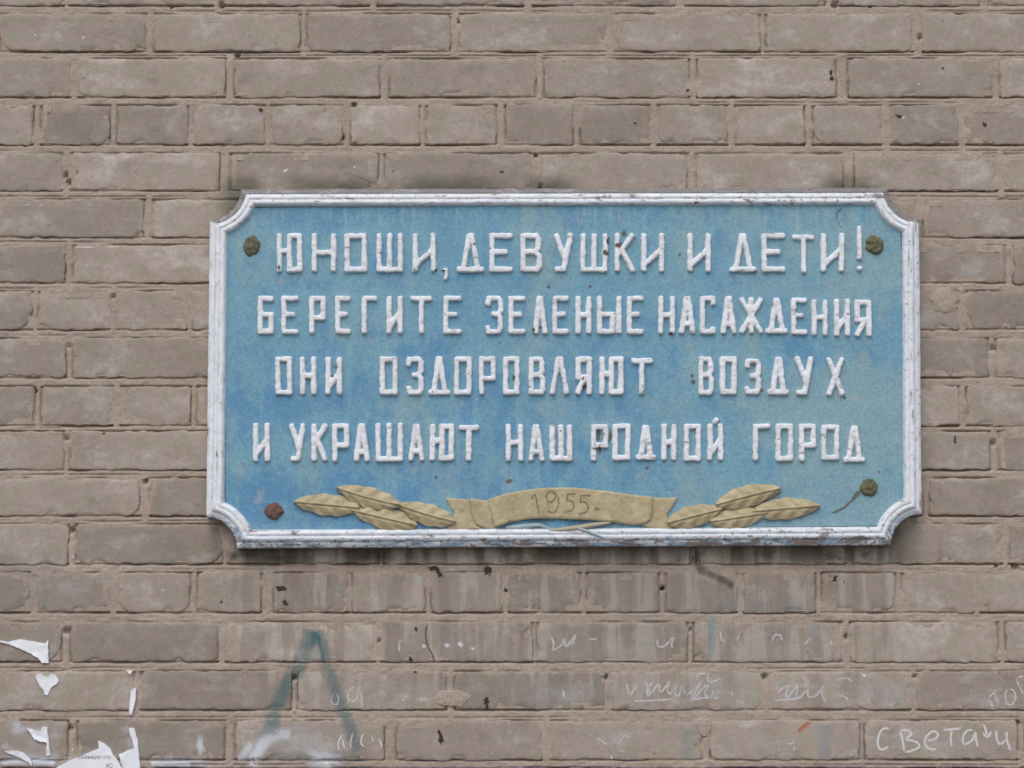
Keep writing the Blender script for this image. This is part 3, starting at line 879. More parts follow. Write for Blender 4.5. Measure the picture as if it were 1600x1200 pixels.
# pits, soot spots, moss
blob('dark_pit', M_DARK, [(440, 920, 11, 4.5, -5, 1.0), (446, 942, 4, 6, 20, 0.9), (642, 1031, 4, 7, 35, 1.0), (689, 1153, 6, 12, 10, 1.0), (686, 1143, 3, 4, 0, .9), (760, 1094, 5.5, 6, 0, 1.0), (761, 1104, 2.5, 6, 0, 1.0),
                          (1298, 114, 3, 6, 10, 1), (1299, 123, 4, 5, 0, 1), (1404, 182, 7, 3, -20, 1), (992, 193, 3, 2, 0, 1), (1074, 142, 3, 3, 0, 1), (1538, 195, 4, 4, 0, .9), (408, 173, 4, 5, 20, 1),
                          (679, 888, 11, 5, -8, 1), (686, 896, 4, 8, 40, 1), (762, 890, 6, 10, 5, 1), (1304, 904, 4, 6, -40, .95), (650, 983, 2.5, 4, 0, .9), (790, 922, 4, 5, 0, .9), (346, 940, 2.5, 2.5, 0, .9),
                          (784, 269, 4, 2.5, 0, .8), (1473, 107, 3, 3, 0, .7), (615, 268, 2, 2, 0, .6), (163, 677, 3, 2, 0, .9), (1492, 687, 2.5, 8, 0, .7), (649, 1050, 3, 2, 0, .8), (1035, 919, 5, 4, 0, 1)])
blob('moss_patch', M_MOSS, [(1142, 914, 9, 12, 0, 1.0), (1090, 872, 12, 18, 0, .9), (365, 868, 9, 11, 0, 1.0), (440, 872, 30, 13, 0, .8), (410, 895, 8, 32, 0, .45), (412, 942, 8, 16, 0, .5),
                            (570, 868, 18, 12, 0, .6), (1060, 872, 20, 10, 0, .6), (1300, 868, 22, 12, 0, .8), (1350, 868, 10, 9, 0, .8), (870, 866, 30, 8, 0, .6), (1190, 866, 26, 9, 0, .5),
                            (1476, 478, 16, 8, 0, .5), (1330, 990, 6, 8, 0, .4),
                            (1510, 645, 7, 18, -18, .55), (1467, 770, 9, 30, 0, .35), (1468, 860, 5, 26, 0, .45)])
strips('white_fleck', M_CHALKB, [([(660, 1008), (665, 1012)], 7, 1.2), ([(695, 1006), (702, 1011)], 9, 1.3), ([(716, 1003), (723, 1011)], 9, 1.3), ([(735, 1013), (743, 1014)], 6, 1.1),
                                 ([(880, 1078), (881, 1090)], 5, 1.3), ([(1348, 1052), (1352, 1058)], 6, 1.2), ([(955, 1180), (956, 1186)], 4.5, 1.3), ([(441, 270), (452, 264)], 7, 1.0), ([(552, 262), (556, 262)], 5, 1.0),
                                 ([(1408, 185), (1414, 184)], 5, 1.2), ([(1336, 192), (1338, 193)], 5, 1.2), ([(1434, 131), (1436, 133)], 5, 1.1), ([(112, 1171), (116, 1172)], 4, 1), ([(788, 54), (791, 55)], 5, 1.1),
                                 ([(112, 868), (118, 872)], 5, 1.1), ([(54, 53), (56, 57)], 4, .9), ([(130, 62), (132, 57)], 4, .9), ([(119, 387), (150, 387)], 3, .7), ([(165, 386), (190, 386)], 3, .7), ([(215, 386), (238, 386)], 2.6, .6), ([(215, 788), (219, 785)], 6, 1.0)])
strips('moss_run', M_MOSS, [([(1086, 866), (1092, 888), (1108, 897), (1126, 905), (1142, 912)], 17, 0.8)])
strips('hairline_crack', M_DARK, [([(668, 975), (665, 990), (668, 1008), (676, 1024), (679, 1038)], 2.2, .8), ([(1318, 905), (1319, 915)], 2.5, .5)])

# ------------------------------------------------------------------ torn paper scraps
PAPER_Y = -0.0054


def paper(pts, label, seed, name='paper_scrap', curl=0.0018):
    P = upts(pts, PAPER_Y); P = np.array(P)
    bb = (P[:, 0].min(), P[:, 0].max(), P[:, 1].min(), P[:, 1].max())
    f = lambda X, Z: sd_poly(X, Z, P) + (fbm(X * 160, Z * 160, seed, 3) - 0.5) * 0.0022
    def yf(X, Z, D):
        return PAPER_Y + (fbm(X * 45, Z * 45, seed + 4, 2) - 0.5) * 0.0011 - curl * (1 - sstep(0, 0.008, -D)) * sstep(0.45, 0.75, vn(X * 50, Z * 50, seed + 8))
    o = sdf_mesh(name, M_PAPER, None, bb, 0.0019, f, yf, back=lambda B: np.array([max(surf(q[0], q[2]) + 0.0008, q[1] + 0.0004) for q in B]))
    tag(o, label, 'paper', 'torn paper scraps')
    return o


E4 = (0, 900); E6 = (0, 1110, 6.667)
paper(zz([(-20, 398), (50, 412), (120, 395), (225, 412), (285, 425), (300, 402), (303, 545), (262, 542), (240, 512), (150, 465), (60, 428), (-20, 408)], *E4), 'wedge-shaped torn white paper beside a vertical mortar joint', 3)
paper(zz([(222, 628), (240, 612), (262, 616), (284, 632), (300, 662), (306, 668), (303, 645), (296, 628), (318, 613), (350, 620), (368, 650), (358, 672), (332, 690), (314, 700), (300, 746), (280, 742), (272, 712), (250, 690), (236, 662)], *E4), 'heart-shaped torn white paper scrap stuck to a brick', 5)
paper(zz([(818, 708), (852, 698), (846, 780), (826, 868), (804, 864), (815, 760)], *E4), 'narrow upright strip of torn white paper across a joint', 7)
paper(zz([(788, 588), (832, 588), (812, 616)], *E4), 'tiny white paper triangle above the narrow strip', 9)
paper(zz([(270, 183), (345, 205), (420, 225), (445, 170), (495, 175), (498, 250), (530, 470), (480, 470), (490, 335), (420, 325), (355, 298), (325, 235)], *E6), 'jagged white paper scrap with a long hanging tail', 11)
paper(zz([(40, 428), (130, 418), (230, 430), (300, 490), (330, 520), (325, 570), (290, 540), (200, 490), (100, 450)], *E6), 'curved sliver of torn white paper', 13)
paper(zz([(1240, 460), (1330, 415), (1400, 405), (1340, 180), (1400, 185), (1430, 300), (1445, 440), (1465, 680), (1300, 680), (1265, 560)], *E6), 'upright torn paper with a folded spike beside the printed flyer', 15)
flyer = paper(zz([(560, 680), (590, 595), (680, 545), (790, 495), (880, 460), (960, 420), (1035, 400), (1020, 312), (1090, 350), (1145, 395), (1175, 460), (1235, 540), (1270, 610), (1290, 680)], *E6),
              'torn white flyer with remains of printed lettering', 17, 'torn_flyer', 0.002)


def text_mesh(s, size, x, z, y, parent, mat, name):
    c = bpy.data.curves.new('t', 'FONT'); c.body = s; c.size = size; c.resolution_u = 2
    o = bpy.data.objects.new('t', c); col.objects.link(o)
    dg = bpy.context.evaluated_depsgraph_get()
    me = bpy.data.meshes.new_from_object(o.evaluated_get(dg))
    V = np.array([v.co[:] for v in me.vertices]); F = [tuple(p.vertices) for p in me.polygons]
    bpy.data.objects.remove(o); bpy.data.curves.remove(c); bpy.data.meshes.remove(me)
    W = np.stack([V[:, 0] + x, np.full(len(V), y), V[:, 1] + z], 1)
    yy = PAPER_Y + (fbm(W[:, 0] * 45, W[:, 2] * 45, 17 + 4, 2) - 0.5) * 0.0011 - 0.0008
    W[:, 1] = yy
    return mesh_obj(name, W, F, mat, parent, False)


tx, tz = (float(c) for c in unp(121, 1185, PAPER_Y))
text_mesh('ошенную зтр', 0.0086, tx, tz, 0, flyer, M_INK, 'printed_line')
tx, tz = (float(c) for c in unp(165, 1199.5, PAPER_Y))
text_mesh('9С', 0.0098, tx, tz, 0, flyer, M_INK, 'printed_line')

# ------------------------------------------------------------------ the plaque
plaque = empty('plaque')
tag(plaque, 'pale blue plaque with raised white Cyrillic lettering in a white notched frame', 'plaque')
YF = -0.030       # depth of the frame's outer lip
YP = -0.032       # blue field
CC = [upts([q], YF)[0] for q in ((328, 295), (1436, 293), (1441.5, 852), (321, 857))]    # TL TR BR BL virtual corners
RC = 0.0515

RUST = [(966, 384, 8, 9), (975, 366, 5, 7), (946, 395, 7, 8), (950, 377, 4, 7), (857, 448, 4, 4), (922, 448, 4, 4), (983, 437, 2.5, 2.5), (834, 515, 4, 7), (1048, 521, 5, 5), (913, 604, 7, 8), (911, 591, 4, 5), (1083, 597, 5, 5), (1081, 587, 4, 4),
        (766, 388, 3, 3), (934, 680, 5, 14), (937, 703, 3, 10), (953, 682, 4, 12), (876, 673, 3, 3), (436, 418, 5, 6), (525, 574, 5, 3), (1011, 731, 4, 4), (803, 590, 3, 8), (520, 588, 5, 3), (1190, 610, 4, 4), (1320, 622, 4, 4),
        (845, 512, 4, 3), (741, 381, 3, 4), (781, 535, 3, 3), (1062, 397, 3, 4), (1318, 418, 3, 2), (681, 422, 4, 4), (648, 421, 4, 3), (693, 423, 4, 3), (1374, 737, 3, 3), (681, 746, 4, 4), (796, 752, 7, 5)]
PEEL = [(496, 480, 5, 8), (537, 480, 4, 7), (870, 490, 5, 9), (788, 405, 6, 6), (828, 405, 6, 6), (912, 582, 5, 6), (1100, 575, 4, 5), (1262, 675, 5, 6), (1176, 592, 5, 7), (440, 440, 6, 5), (380, 440, 6, 8), (1355, 560, 8, 12), (1330, 690, 7, 5), (700, 745, 6, 4), (590, 640, 4, 4), (880, 745, 8, 4), (1140, 360, 5, 5), (1390, 500, 5, 10), (907, 350, 5, 12), (968, 345, 4, 8), (985, 348, 3, 4), (577, 530, 5, 5), (553, 555, 6, 8), (552, 565, 4, 4), (405, 775, 8, 14), (760, 615, 5, 8), (808, 636, 4, 6), (648, 737, 5, 6), (620, 726, 8, 4), (1000, 742, 10, 7), (1276, 710, 7, 6),
        (946, 735, 10, 8), (1310, 763, 8, 10), (1162, 630, 8, 6), (1292, 440, 4, 10), (721, 633, 5, 5), (1084, 540, 6, 5), (470, 640, 5, 5), (400, 400, 1, 1), (1340, 620, 16, 8), (1047, 437, 5, 3), (1245, 338, 18, 3), (796, 745, 6, 5), (880, 640, 3, 3)]


def plaque_attrs(V, y=YP):
    px, py = proj(V[:, 0], V[:, 2], V[:, 1])
    ru = np.zeros(len(V)); pe = np.zeros(len(V))
    for x, yy, rx, ry in RUST: ru = np.maximum(ru, 0.86 * np.exp(-(((px - x) / rx) ** 2 + ((py - yy) / ry) ** 2) * 0.9))
    for x, yy, rx, ry in PEEL: pe = np.maximum(pe, np.exp(-(((px - x) / rx) ** 2 + ((py - yy) / ry) ** 2) * 0.8))
    # crack running down from the top right, and the rust crack by the lower right bolt
    def line(pts, w, s):
        nonlocal ru
        for a, b in zip(pts[:-1], pts[1:]):
            ex, ey = b[0] - a[0], b[1] - a[1]
            t = np.clip(((px - a[0]) * ex + (py - a[1]) * ey) / (ex * ex + ey * ey), 0, 1)
            d = np.hypot(px - a[0] - ex * t, py - a[1] - ey * t)
            ru = np.maximum(ru, s * np.exp(-(d / w) ** 2))
    line([(1314, 326), (1307, 334), (1308, 344), (1313, 354)], 2.2, 0.8)
    line([(1303, 801), (1318, 794), (1332, 781), (1340, 773)], 2.4, 1.0)
    line([(1336, 776), (1341, 771)], 5, 1.0)
    return {'rust': ru, 'peel': pe}


def frame_path(d):
    """closed path at inset d: concave quarter-circle notches at the corners"""
    e = math.sqrt((RC + d) ** 2 - d * d)
    a0 = math.asin(d / (RC + d)); n = 26
    (tlx, tlz), (trx, trz), (brx, brz), (blx, blz) = CC
    P = []
    def arc(cx, cz, s, t):
        for i in range(n + 1):
            an = s + (t - s) * i / n
            P.append((cx + (RC + d) * math.cos(an), cz + (RC + d) * math.sin(an)))
    def straight(a, b, m):
        for i in range(1, m): P.append((a[0] + (b[0] - a[0]) * i / m, a[1] + (b[1] - a[1]) * i / m))
    h = math.pi / 2
    arc(tlx, tlz, -h + 0 + a0 - 0, 0 - a0) if False else None
    # order: TL notch from left side to top side, along the top, TR, right, BR, bottom, BL, left
    arc(tlx, tlz, -h + a0, -a0)
    straight((tlx + e, tlz - d), (trx - e, trz - d), 300)
    arc(trx, trz, -math.pi + a0, -h - a0)
    straight((trx - d, trz - e), (brx - d, brz + e), 130)
    arc(brx, brz, h + a0, math.pi - a0)
    straight((brx - e, brz + d), (blx + e, blz + d), 300)
    arc(blx, blz, a0, h - a0)
    straight((blx + d, blz + e), (tlx + d, tlz - e), 130)
    return np.array(P)


PX = MPP * 0.985
prof = [(0.0, 0.004), (0.0, -0.012), (0.0, -0.0265), (0.8, -0.0295), (2.5, -0.0308), (6.5, -0.0338), (8.0, -0.0345), (9.2, -0.0334), (10.3, -0.0365), (12.0, -0.0392), (15.0, -0.0405), (17.6, -0.0402), (18.6, -0.0386), (19.6, -0.0398),
        (22.5, -0.0410), (24.6, -0.0405), (26.2, -0.0390), (27.5, -0.0365), (28.5, -0.0338), (29.3, -0.0305)]
rings = []; dirt, wear, blue, rustA = [], [], [], []
n0 = len(frame_path(0)); nrm = None
for k, (d, y) in enumerate(prof):
    P = frame_path(d * PX)
    gx, gz = P[:, 0], P[:, 1]
    jit = (fbm(gx * 90, gz * 90, 200 + k % 3, 3) - 0.5) * 0.0016
    Y = np.full(len(P), y) + (fbm(gx * 70 + d, gz * 70, 210, 3) - 0.5) * 0.0015 * (1 if y < -0.02 else 0)
    # lumpy paint on the lips
    c = np.array([(CC[0][0] + CC[2][0]) / 2, (CC[0][1] + CC[2][1]) / 2])
    dirn = c - P; dirn /= np.hypot(dirn[:, 0], dirn[:, 1])[:, None]
    sgn = 1.0 if d < 3 or d > 24 else 0.4
    P = P + dirn * (jit * sgn)[:, None]
    rings.append(np.stack([P[:, 0], Y, P[:, 1]], 1))
    topm = sstep(CC[0][1] - 0.075, CC[0][1] - 0.045, P[:, 1])
    botm = 1 - sstep(CC[2][1] + 0.030, CC[2][1] + 0.055, P[:, 1])
    dirt.append(topm * (0.92 if d < 9.3 else 0.10) + botm * (0.9 if y > -0.029 else 0.1) + (0.25 if y > -0.029 else 0) + np.full(len(P), 0.03))
    wear.append(0.12 + topm * 0.25 + botm * (0.58 if d < 14 else 0.22) + sstep(0.2, 0.5, P[:, 0]) * 0.18)
    blue.append(botm * (0.95 if d < 9.5 else 0.15) + 0.12)
    rustA.append(np.zeros(len(P)))
V = np.concatenate(rings); F = []
for k in range(len(prof) - 1):
    for i in range(n0):
        j = (i + 1) % n0
        F.append((k * n0 + i, (k + 1) * n0 + i, (k + 1) * n0 + j, k * n0 + j))
frame = mesh_obj('frame', V, F, M_WHITE, plaque, True, {'dirt': np.concatenate(dirt), 'wear': np.concatenate(wear), 'blue': np.concatenate(blue), 'rust': np.concatenate(rustA)})

inner_path = frame_path(26.0 * PX)
sub = inner_path[::4]
sub = np.concatenate([inner_path[0:27:3], inner_path[326:353:3], inner_path[482:509:3], inner_path[808:835:3]])
# blue field, very slightly uneven
bb = (sub[:, 0].min(), sub[:, 0].max(), sub[:, 1].min(), sub[:, 1].max())
sdf_mesh('blue_panel', M_BLUE, plaque, bb, 0.0032, lambda X, Z: sd_poly(X, Z, sub),
         lambda X, Z, D: YP + (fbm(X * 14, Z * 14, 301, 3) - 0.5) * 0.0022 + (fbm(X * 70, Z * 70, 302, 2) - 0.5) * 0.0006, back=0.002, attrf=plaque_attrs)


def panel_y(X, Z):
    return YP + (fbm(X * 14, Z * 14, 301, 3) - 0.5) * 0.0022


# ---- raised letters
def apex(bar=None):
    s = [[(0, 0), (.42, 1)], [(.42, 1), (.58, 1)], [(.58, 1), (1, 0)]]
    if bar: s.append([(.14, bar), (.86, bar)])
    return s


G = {
    'Ю': [[(0, 0), (0, 1)], [(0, .55), (.5, .55)], [(.5, 0), (.5, 1), (1, 1), (1, 0), (.5, 0)]],
    'Н': [[(0, 0), (0, 1)], [(1, 0), (1, 1)], [(0, .5), (1, .5)]],
    'О': [[(0, 0), (0, 1), (1, 1), (1, 0), (0, 0)]],
    'Ш': [[(0, 1), (0, 0), (1, 0), (1, 1)], [(.5, 0), (.5, 1)]],
    'И': [[(0, 0), (0, 1)], [(1, 0), (1, 1)], [(.05, .14), (.95, .58)]],
    'Й': [[(0, 0), (0, 1)], [(1, 0), (1, 1)], [(.05, .14), (.95, .58)], [(.48, 1.14), (.62, 1.20)]],
    'Д': [[(0, 0), (1, 0)], [(.17, 0), (.44, 1)], [(.44, 1), (.56, 1)], [(.56, 1), (.83, 0)]],
    'Е': [[(1, 1), (0, 1), (0, 0), (1, 0)], [(0, .52), (.72, .52)]],
    'В': [[(0, 0), (0, 1), (.82, 1), (.94, .88), (.94, .64), (.78, .52), (0, .52)], [(.78, .52), (1, .40), (1, .10), (.86, 0), (0, 0)]],
    'У': [[(0, 1), (.60, .30)], [(1, 1), (.52, 0)], [(.52, 0), (.06, 0)]],
    'К': [[(0, 0), (0, 1)], [(1, 1), (.08, .48)], [(.30, .60), (1, 0)]],
    ',': [[(.2, 1), (.7, .95)], [(.7, .95), (.8, .3)], [(.8, .3), (.6, 0)]],
    'Т': [[(0, 1), (1, 1)], [(.5, 1), (.5, 0)]],
    '!': [[(.4, .28), (.4, 1)], [(.5, 0.0), (.52, 0.01)]],
    'Б': [[(1, 1), (0, 1), (0, 0), (1, 0), (1, .52), (0, .52)]],
    'Р': [[(0, 0), (0, 1), (1, 1), (1, .42), (0, .42)]],
    'Г': [[(0, 0), (0, 1), (1, 1)]],
    'З': [[(0, .84), (.06, 1), (.86, 1), (1, .90), (1, .64), (.82, .52), (.42, .52)], [(.82, .52), (1, .40), (1, .10), (.88, 0), (.06, 0), (0, .12)]],
    'Л': apex(), 'А': apex(.22),
    'Ы': [[(0, 1), (0, 0), (.66, 0), (.66, .52), (0, .52)], [(1, 0), (1, 1)]],
    'С': [[(1, .86), (1, 1), (0, 1), (0, 0), (1, 0), (1, .08)]],
    'Ж': [[(.5, 0), (.5, 1)], [(0, 1), (.5, .5)], [(.5, .5), (0, 0)], [(1, 1), (.5, .5)], [(.5, .5), (1, 0)]],
    'Я': [[(1, 0), (1, 1), (0, 1), (0, .45), (1, .45)], [(.62, .45), (.02, 0)]],
    'Х': [[(0, 1), (1, 0)], [(1, 1), (0, 0)]],
}
L1 = (363.5, 425.5); L2 = (461.5, 522.5); L3 = (556.5, 617.5); L4 = (660, 722)
LET = [('Ю', 431.8, 472.7, *L1), ('Н', 486.4, 525.8, *L1), ('О', 537.5, 574, *L1), ('Ш', 587.5, 630, *L1), ('И', 644.4, 681.5, *L1), (',', 690, 702, 418, 438),
       ('Д', 713, 757.4, *L1), ('Е', 764, 802, *L1), ('В', 812.5, 847.4, *L1), ('У', 864.7, 895.8, *L1), ('Ш', 906.6, 950, *L1), ('К', 960, 992.5, *L1), ('И', 1001.5, 1038.6, *L1),
       ('И', 1073.8, 1111.5, *L1), ('Д', 1139, 1183, *L1), ('Е', 1189.6, 1228, *L1), ('Т', 1238, 1274, 366, 427), ('И', 1282, 1320, *L1), ('!', 1338, 1348.5, 352, 424),
       ('Б', 402, 428.4, *L2), ('Е', 439, 466.6, *L2), ('Р', 482.4, 509.4, *L2), ('Е', 523, 549, *L2), ('Г', 564.5, 590.4, *L2), ('И', 603, 630, *L2), ('Т', 640.6, 676, *L2), ('Е', 692, 722, *L2),
       ('З', 758, 786.6, *L2), ('Е', 794, 822, *L2), ('Л', 831.6, 856, *L2), ('Е', 862.5, 890, *L2), ('Н', 898.5, 925, *L2), ('Ы', 932, 972, *L2), ('Е', 979, 1006.5, *L2),
       ('Н', 1028, 1055.5, *L2), ('А', 1060.7, 1087.7, *L2), ('С', 1093, 1119, *L2), ('А', 1125.5, 1151.4, *L2), ('Ж', 1154.8, 1193, 464, 522), ('Д', 1195.7, 1231.7, 464.5, 522), ('Е', 1235.8, 1262.3, 464.5, 523),
       ('Н', 1267.7, 1294, 467, 525), ('И', 1302.8, 1329, 466, 526), ('Я', 1334.8, 1363, 468, 527),
       ('О', 429.5, 457, *L3), ('Н', 468, 494.8, *L3), ('И', 507.8, 535, *L3), ('О', 592.6, 622, *L3), ('З', 634, 662.4, *L3), ('Д', 668.5, 704, *L3), ('О', 709, 737.5, *L3), ('Р', 748, 775.4, *L3), ('О', 785.5, 812.5, *L3),
       ('В', 825.5, 852.6, *L3), ('Л', 858.6, 890, *L3), ('Я', 898.5, 925.7, *L3), ('Ю', 936, 975, *L3), ('Т', 985, 1020.6, 559, 617), ('В', 1091, 1116, *L3), ('О', 1124.4, 1152, *L3), ('З', 1163, 1189.6, 560, 617),
       ('Д', 1198.6, 1234, *L3), ('У', 1242, 1272, 556, 618), ('Х', 1291, 1320, 558, 619),
       ('И', 394.6, 422.3, *L4), ('У', 451.6, 478, 661, 721), ('К', 485.8, 512.3, 661, 721.5), ('Р', 518.4, 546, 661, 722), ('А', 551.5, 578.5, 661, 722), ('Ш', 586, 630, *L4), ('А', 637.6, 663.5, 661.5, 721), ('Ю', 670.7, 710, 661.5, 720.5), ('Т', 716, 749, 663.5, 721.5),
       ('Н', 789.6, 818, 661.5, 721.5), ('А', 825, 851, 662.5, 721.5), ('Ш', 858, 895, 662.5, 721), ('Р', 922.8, 951, 662.5, 721.5), ('О', 956.5, 985.8, 661.5, 720), ('Д', 992.5, 1025.8, 663.5, 719.5), ('Н', 1032.6, 1058, 661.5, 720),
       ('О', 1068, 1096, 662, 721), ('Й', 1104.8, 1131, 661, 720.5), ('Г', 1176, 1205, 661.5, 721), ('О', 1211.5, 1240, 661.5, 721.5), ('Р', 1248, 1276, 661.5, 722), ('О', 1282.6, 1312, 663, 719.5), ('Д', 1317, 1353, 664.5, 722.5)]
YL = YP - 0.007
for li, (ch, xa, xb, ya, yb) in enumerate(LET):
    rnd = random.Random(400 + li)
    hwp = 4.65 + rnd.uniform(-0.2, 0.25)
    if ch == ',': hwp = 3.2
    if ch == '!': hwp = 4.2
    inx = hwp; iny = hwp
    skew = rnd.uniform(-0.5, 0.5)
    segs = []
    for poly in G[ch]:
        q = [(xa + inx + (xb - xa - 2 * inx) * u + skew * (v - .5), yb - iny - (yb - ya - 2 * iny) * v) for u, v in poly]
        q = upts(q, YL + 0.003)
        segs += list(zip(q[:-1], q[1:]))
    hw = hwp * MPP * 0.99
    seed = 500 + li * 3

    def f(X, Z, segs=segs, hw=hw, seed=seed):
        wx = (fbm(X * 120, Z * 120, seed, 3) - 0.5) * 0.0024; wz = (fbm(X * 120 + 9, Z * 120, seed + 1, 3) - 0.5) * 0.0024
        d = np.full(X.shape, 1e9)
        for a, b in segs: d = np.minimum(d, sd_seg_box(X + wx, Z + wz, a, b, hw, hw * 0.72))
        return d

    def yf(X, Z, D, seed=seed):
        s = np.clip(-D / 0.0026, 0, 1)
        prof_ = np.sqrt(np.clip(1 - (1 - s) ** 2.2, 0, 1))
        lump = (fbm(X * 190, Z * 190, seed + 7, 2) - 0.5) * 0.0015 * s
        return YP + 0.0014 - 0.0012 * (s > 0.02) - 0.0068 * prof_ + lump

    P = np.array([p for s in segs for p in s])
    bb = (P[:, 0].min() - hw * 1.4, P[:, 0].max() + hw * 1.4, P[:, 1].min() - hw * 1.4, P[:, 1].max() + hw * 1.4)

    def la(V, ya=ya, yb=yb):
        a = plaque_attrs(V)
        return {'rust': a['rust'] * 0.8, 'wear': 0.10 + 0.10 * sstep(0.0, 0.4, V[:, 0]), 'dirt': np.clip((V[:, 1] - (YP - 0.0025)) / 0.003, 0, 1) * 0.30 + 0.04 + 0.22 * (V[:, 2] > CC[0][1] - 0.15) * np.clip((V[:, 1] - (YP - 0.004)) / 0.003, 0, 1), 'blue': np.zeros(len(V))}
    sdf_mesh('letter', M_WHITE, plaque, bb, 0.00145, f, yf, back=YP + 0.002, attrf=la)


# ---- bolts
def bolt(px, py, rx, ry, mat, seed, hex_=False):
    cx, cz = upts([(px, py)], YP - 0.003)[0]
    rx *= MPP; ry *= MPP
    f = lambda X, Z: (np.hypot((X - cx) / rx, (Z - cz) / ry) - 1) * min(rx, ry) + (fbm(X * 130, Z * 130, seed, 3) - 0.5) * 0.005
    def yf(X, Z, D):
        s = np.clip(-D / (min(rx, ry) * 0.8), 0, 1)
        return YP - 0.001 - 0.0055 * np.sqrt(1 - (1 - s) ** 2) - (fbm(X * 200, Z * 200, seed + 2, 3) - 0.5) * 0.005
    return sdf_mesh('bolt', mat, plaque, (cx - 2 * rx, cx + 2 * rx, cz - 2 * ry, cz + 2 * ry), 0.0014, f, yf, back=YP + 0.003)


bolt(393, 384, 13, 16, M_MOSSBOLT, 1); bolt(1367, 382, 14.5, 15, M_MOSSBOLT, 2); bolt(1358, 762, 13.5, 13.5, M_MOSSBOLT, 3)
o = bolt(428, 798, 14, 13, M_RUSTBOLT, 4); o['label'] = 'bare rusty brown bolt head'


# ---- leaf sprays
def leaf(base, tip, w, bow, lift, seed):
    b = np.array(upts([base], YP - 0.006)[0]); t = np.array(upts([tip], YP - 0.006)[0])
    ax = t - b; L = np.hypot(*ax); ax /= L; nn = np.array([-ax[1], ax[0]])
    w = w * MPP / 2; bow *= MPP
    def uv(X, Z):
        u = ((X - b[0]) * ax[0] + (Z - b[1]) * ax[1]) / L
        v = (X - b[0]) * nn[0] + (Z - b[1]) * nn[1] - bow * 4 * u * (1 - u)
        return u, v
    def half(u):
        uc = np.clip(u, 0, 1)
        return w * (np.sin(np.pi * uc ** 0.9) ** 0.72) * (1 + 0.06 * np.sin(uc * 23 + seed)) + 0.0012
    def f(X, Z):
        u, v = uv(X, Z)
        return np.maximum(np.abs(v) - half(u), np.maximum(-u, u - 1) * L)
    def yf(X, Z, D):
        u, v = uv(X, Z); h = np.maximum(half(u), 1e-4); q = np.clip(np.abs(v) / h, 0, 1)
        y = -lift - 0.0035 - 0.0055 * (1 - q ** 1.7)
        y += 0.0018 * np.exp(-((v * np.sign(nn[1]) + 0.0024) / 0.0013) ** 2) - 0.0016 * np.exp(-(v / 0.0011) ** 2)
        side = np.where(v > 0, 1.0, 0.0)
        y += 0.0026 * np.sin((u * 4.2 + q * 0.55 + side * 0.35) * 2 * np.pi + seed) * q * (1 - q * 0.3)
        y += (fbm(X * 180, Z * 180, seed, 2) - 0.5) * 0.0012
        return YP + y
    P = np.array([b, t]); m = w * 1.7 + abs(bow)
    sdf_mesh('leaf', M_GOLD, plaque, (P[:, 0].min() - m, P[:, 0].max() + m, P[:, 1].min() - m, P[:, 1].max() + m), 0.0012, f, yf, back=YP + 0.002)


leaf((562, 793), (459, 784), 31, 0, 0.0015, 1)
leaf((652, 821), (549, 797), 31, 0, 0.0005, 2)
leaf((626, 789), (526, 762), 30, 2, 0.0035, 3)
leaf((712, 815), (622, 788), 31, 2, 0.0022, 4)
leaf((1042, 817), (1129, 795), 31, 0, 0.0025, 5)
leaf((1110, 815), (1200, 801), 30, 0, 0.0005, 6)
leaf((1118, 789), (1220, 763), 31, 1, 0.0035, 7)
leaf((1176, 799), (1281, 790), 31, 0, 0.0015, 8)

# ---- ribbon
z4 = lambda pts: zz(pts, 700, 740, 4.444)
rib_c = z4([(275, 182), (330, 160), (380, 145), (450, 128), (530, 113), (620, 103), (700, 98), (790, 95), (870, 97), (980, 106), (1080, 118), (1190, 133), (1290, 147), (1370, 155), (1425, 158),
            (1418, 250), (1408, 322), (1370, 345), (1330, 354), (1285, 356), (1240, 350), (1190, 342), (1150, 335), (1050, 328), (960, 322), (880, 318), (790, 313), (700, 312), (630, 312), (560, 316), (490, 325), (430, 338), (380, 356), (325, 373), (300, 290)])
rib_fl = z4([(150, 175), (200, 178), (285, 188), (312, 300), (328, 375), (300, 388), (245, 372), (190, 352), (165, 270)])
rib_tl = z4([(-14, 170), (60, 172), (152, 182), (170, 290), (192, 352), (230, 378), (205, 388), (100, 388), (-18, 392), (10, 340), (44, 282), (15, 225)])
rib_tr = z4([(1400, 162), (1500, 168), (1592, 165), (1560, 230), (1522, 288), (1540, 340), (1572, 384), (1480, 388), (1390, 372), (1330, 350), (1408, 318), (1415, 240)])


def ribbon_piece(name, pts, yb, wave, parent, seed, step=0.0014):
    P = np.array(upts(pts, YP - 0.006))
    bb = (P[:, 0].min(), P[:, 0].max(), P[:, 1].min(), P[:, 1].max())
    f = lambda X, Z: sd_poly(X, Z, P) + (fbm(X * 120, Z * 120, seed, 2) - 0.5) * 0.0012
    yf = lambda X, Z, D: yb + wave(X, Z) + (fbm(X * 120, Z * 120, seed + 1, 3) - 0.5) * 0.0018 + 0.0018 * (1 - sstep(0, 0.0025, -D))
    return sdf_mesh(name, M_GOLD, parent, bb, step, f, yf, back=YP + 0.002)


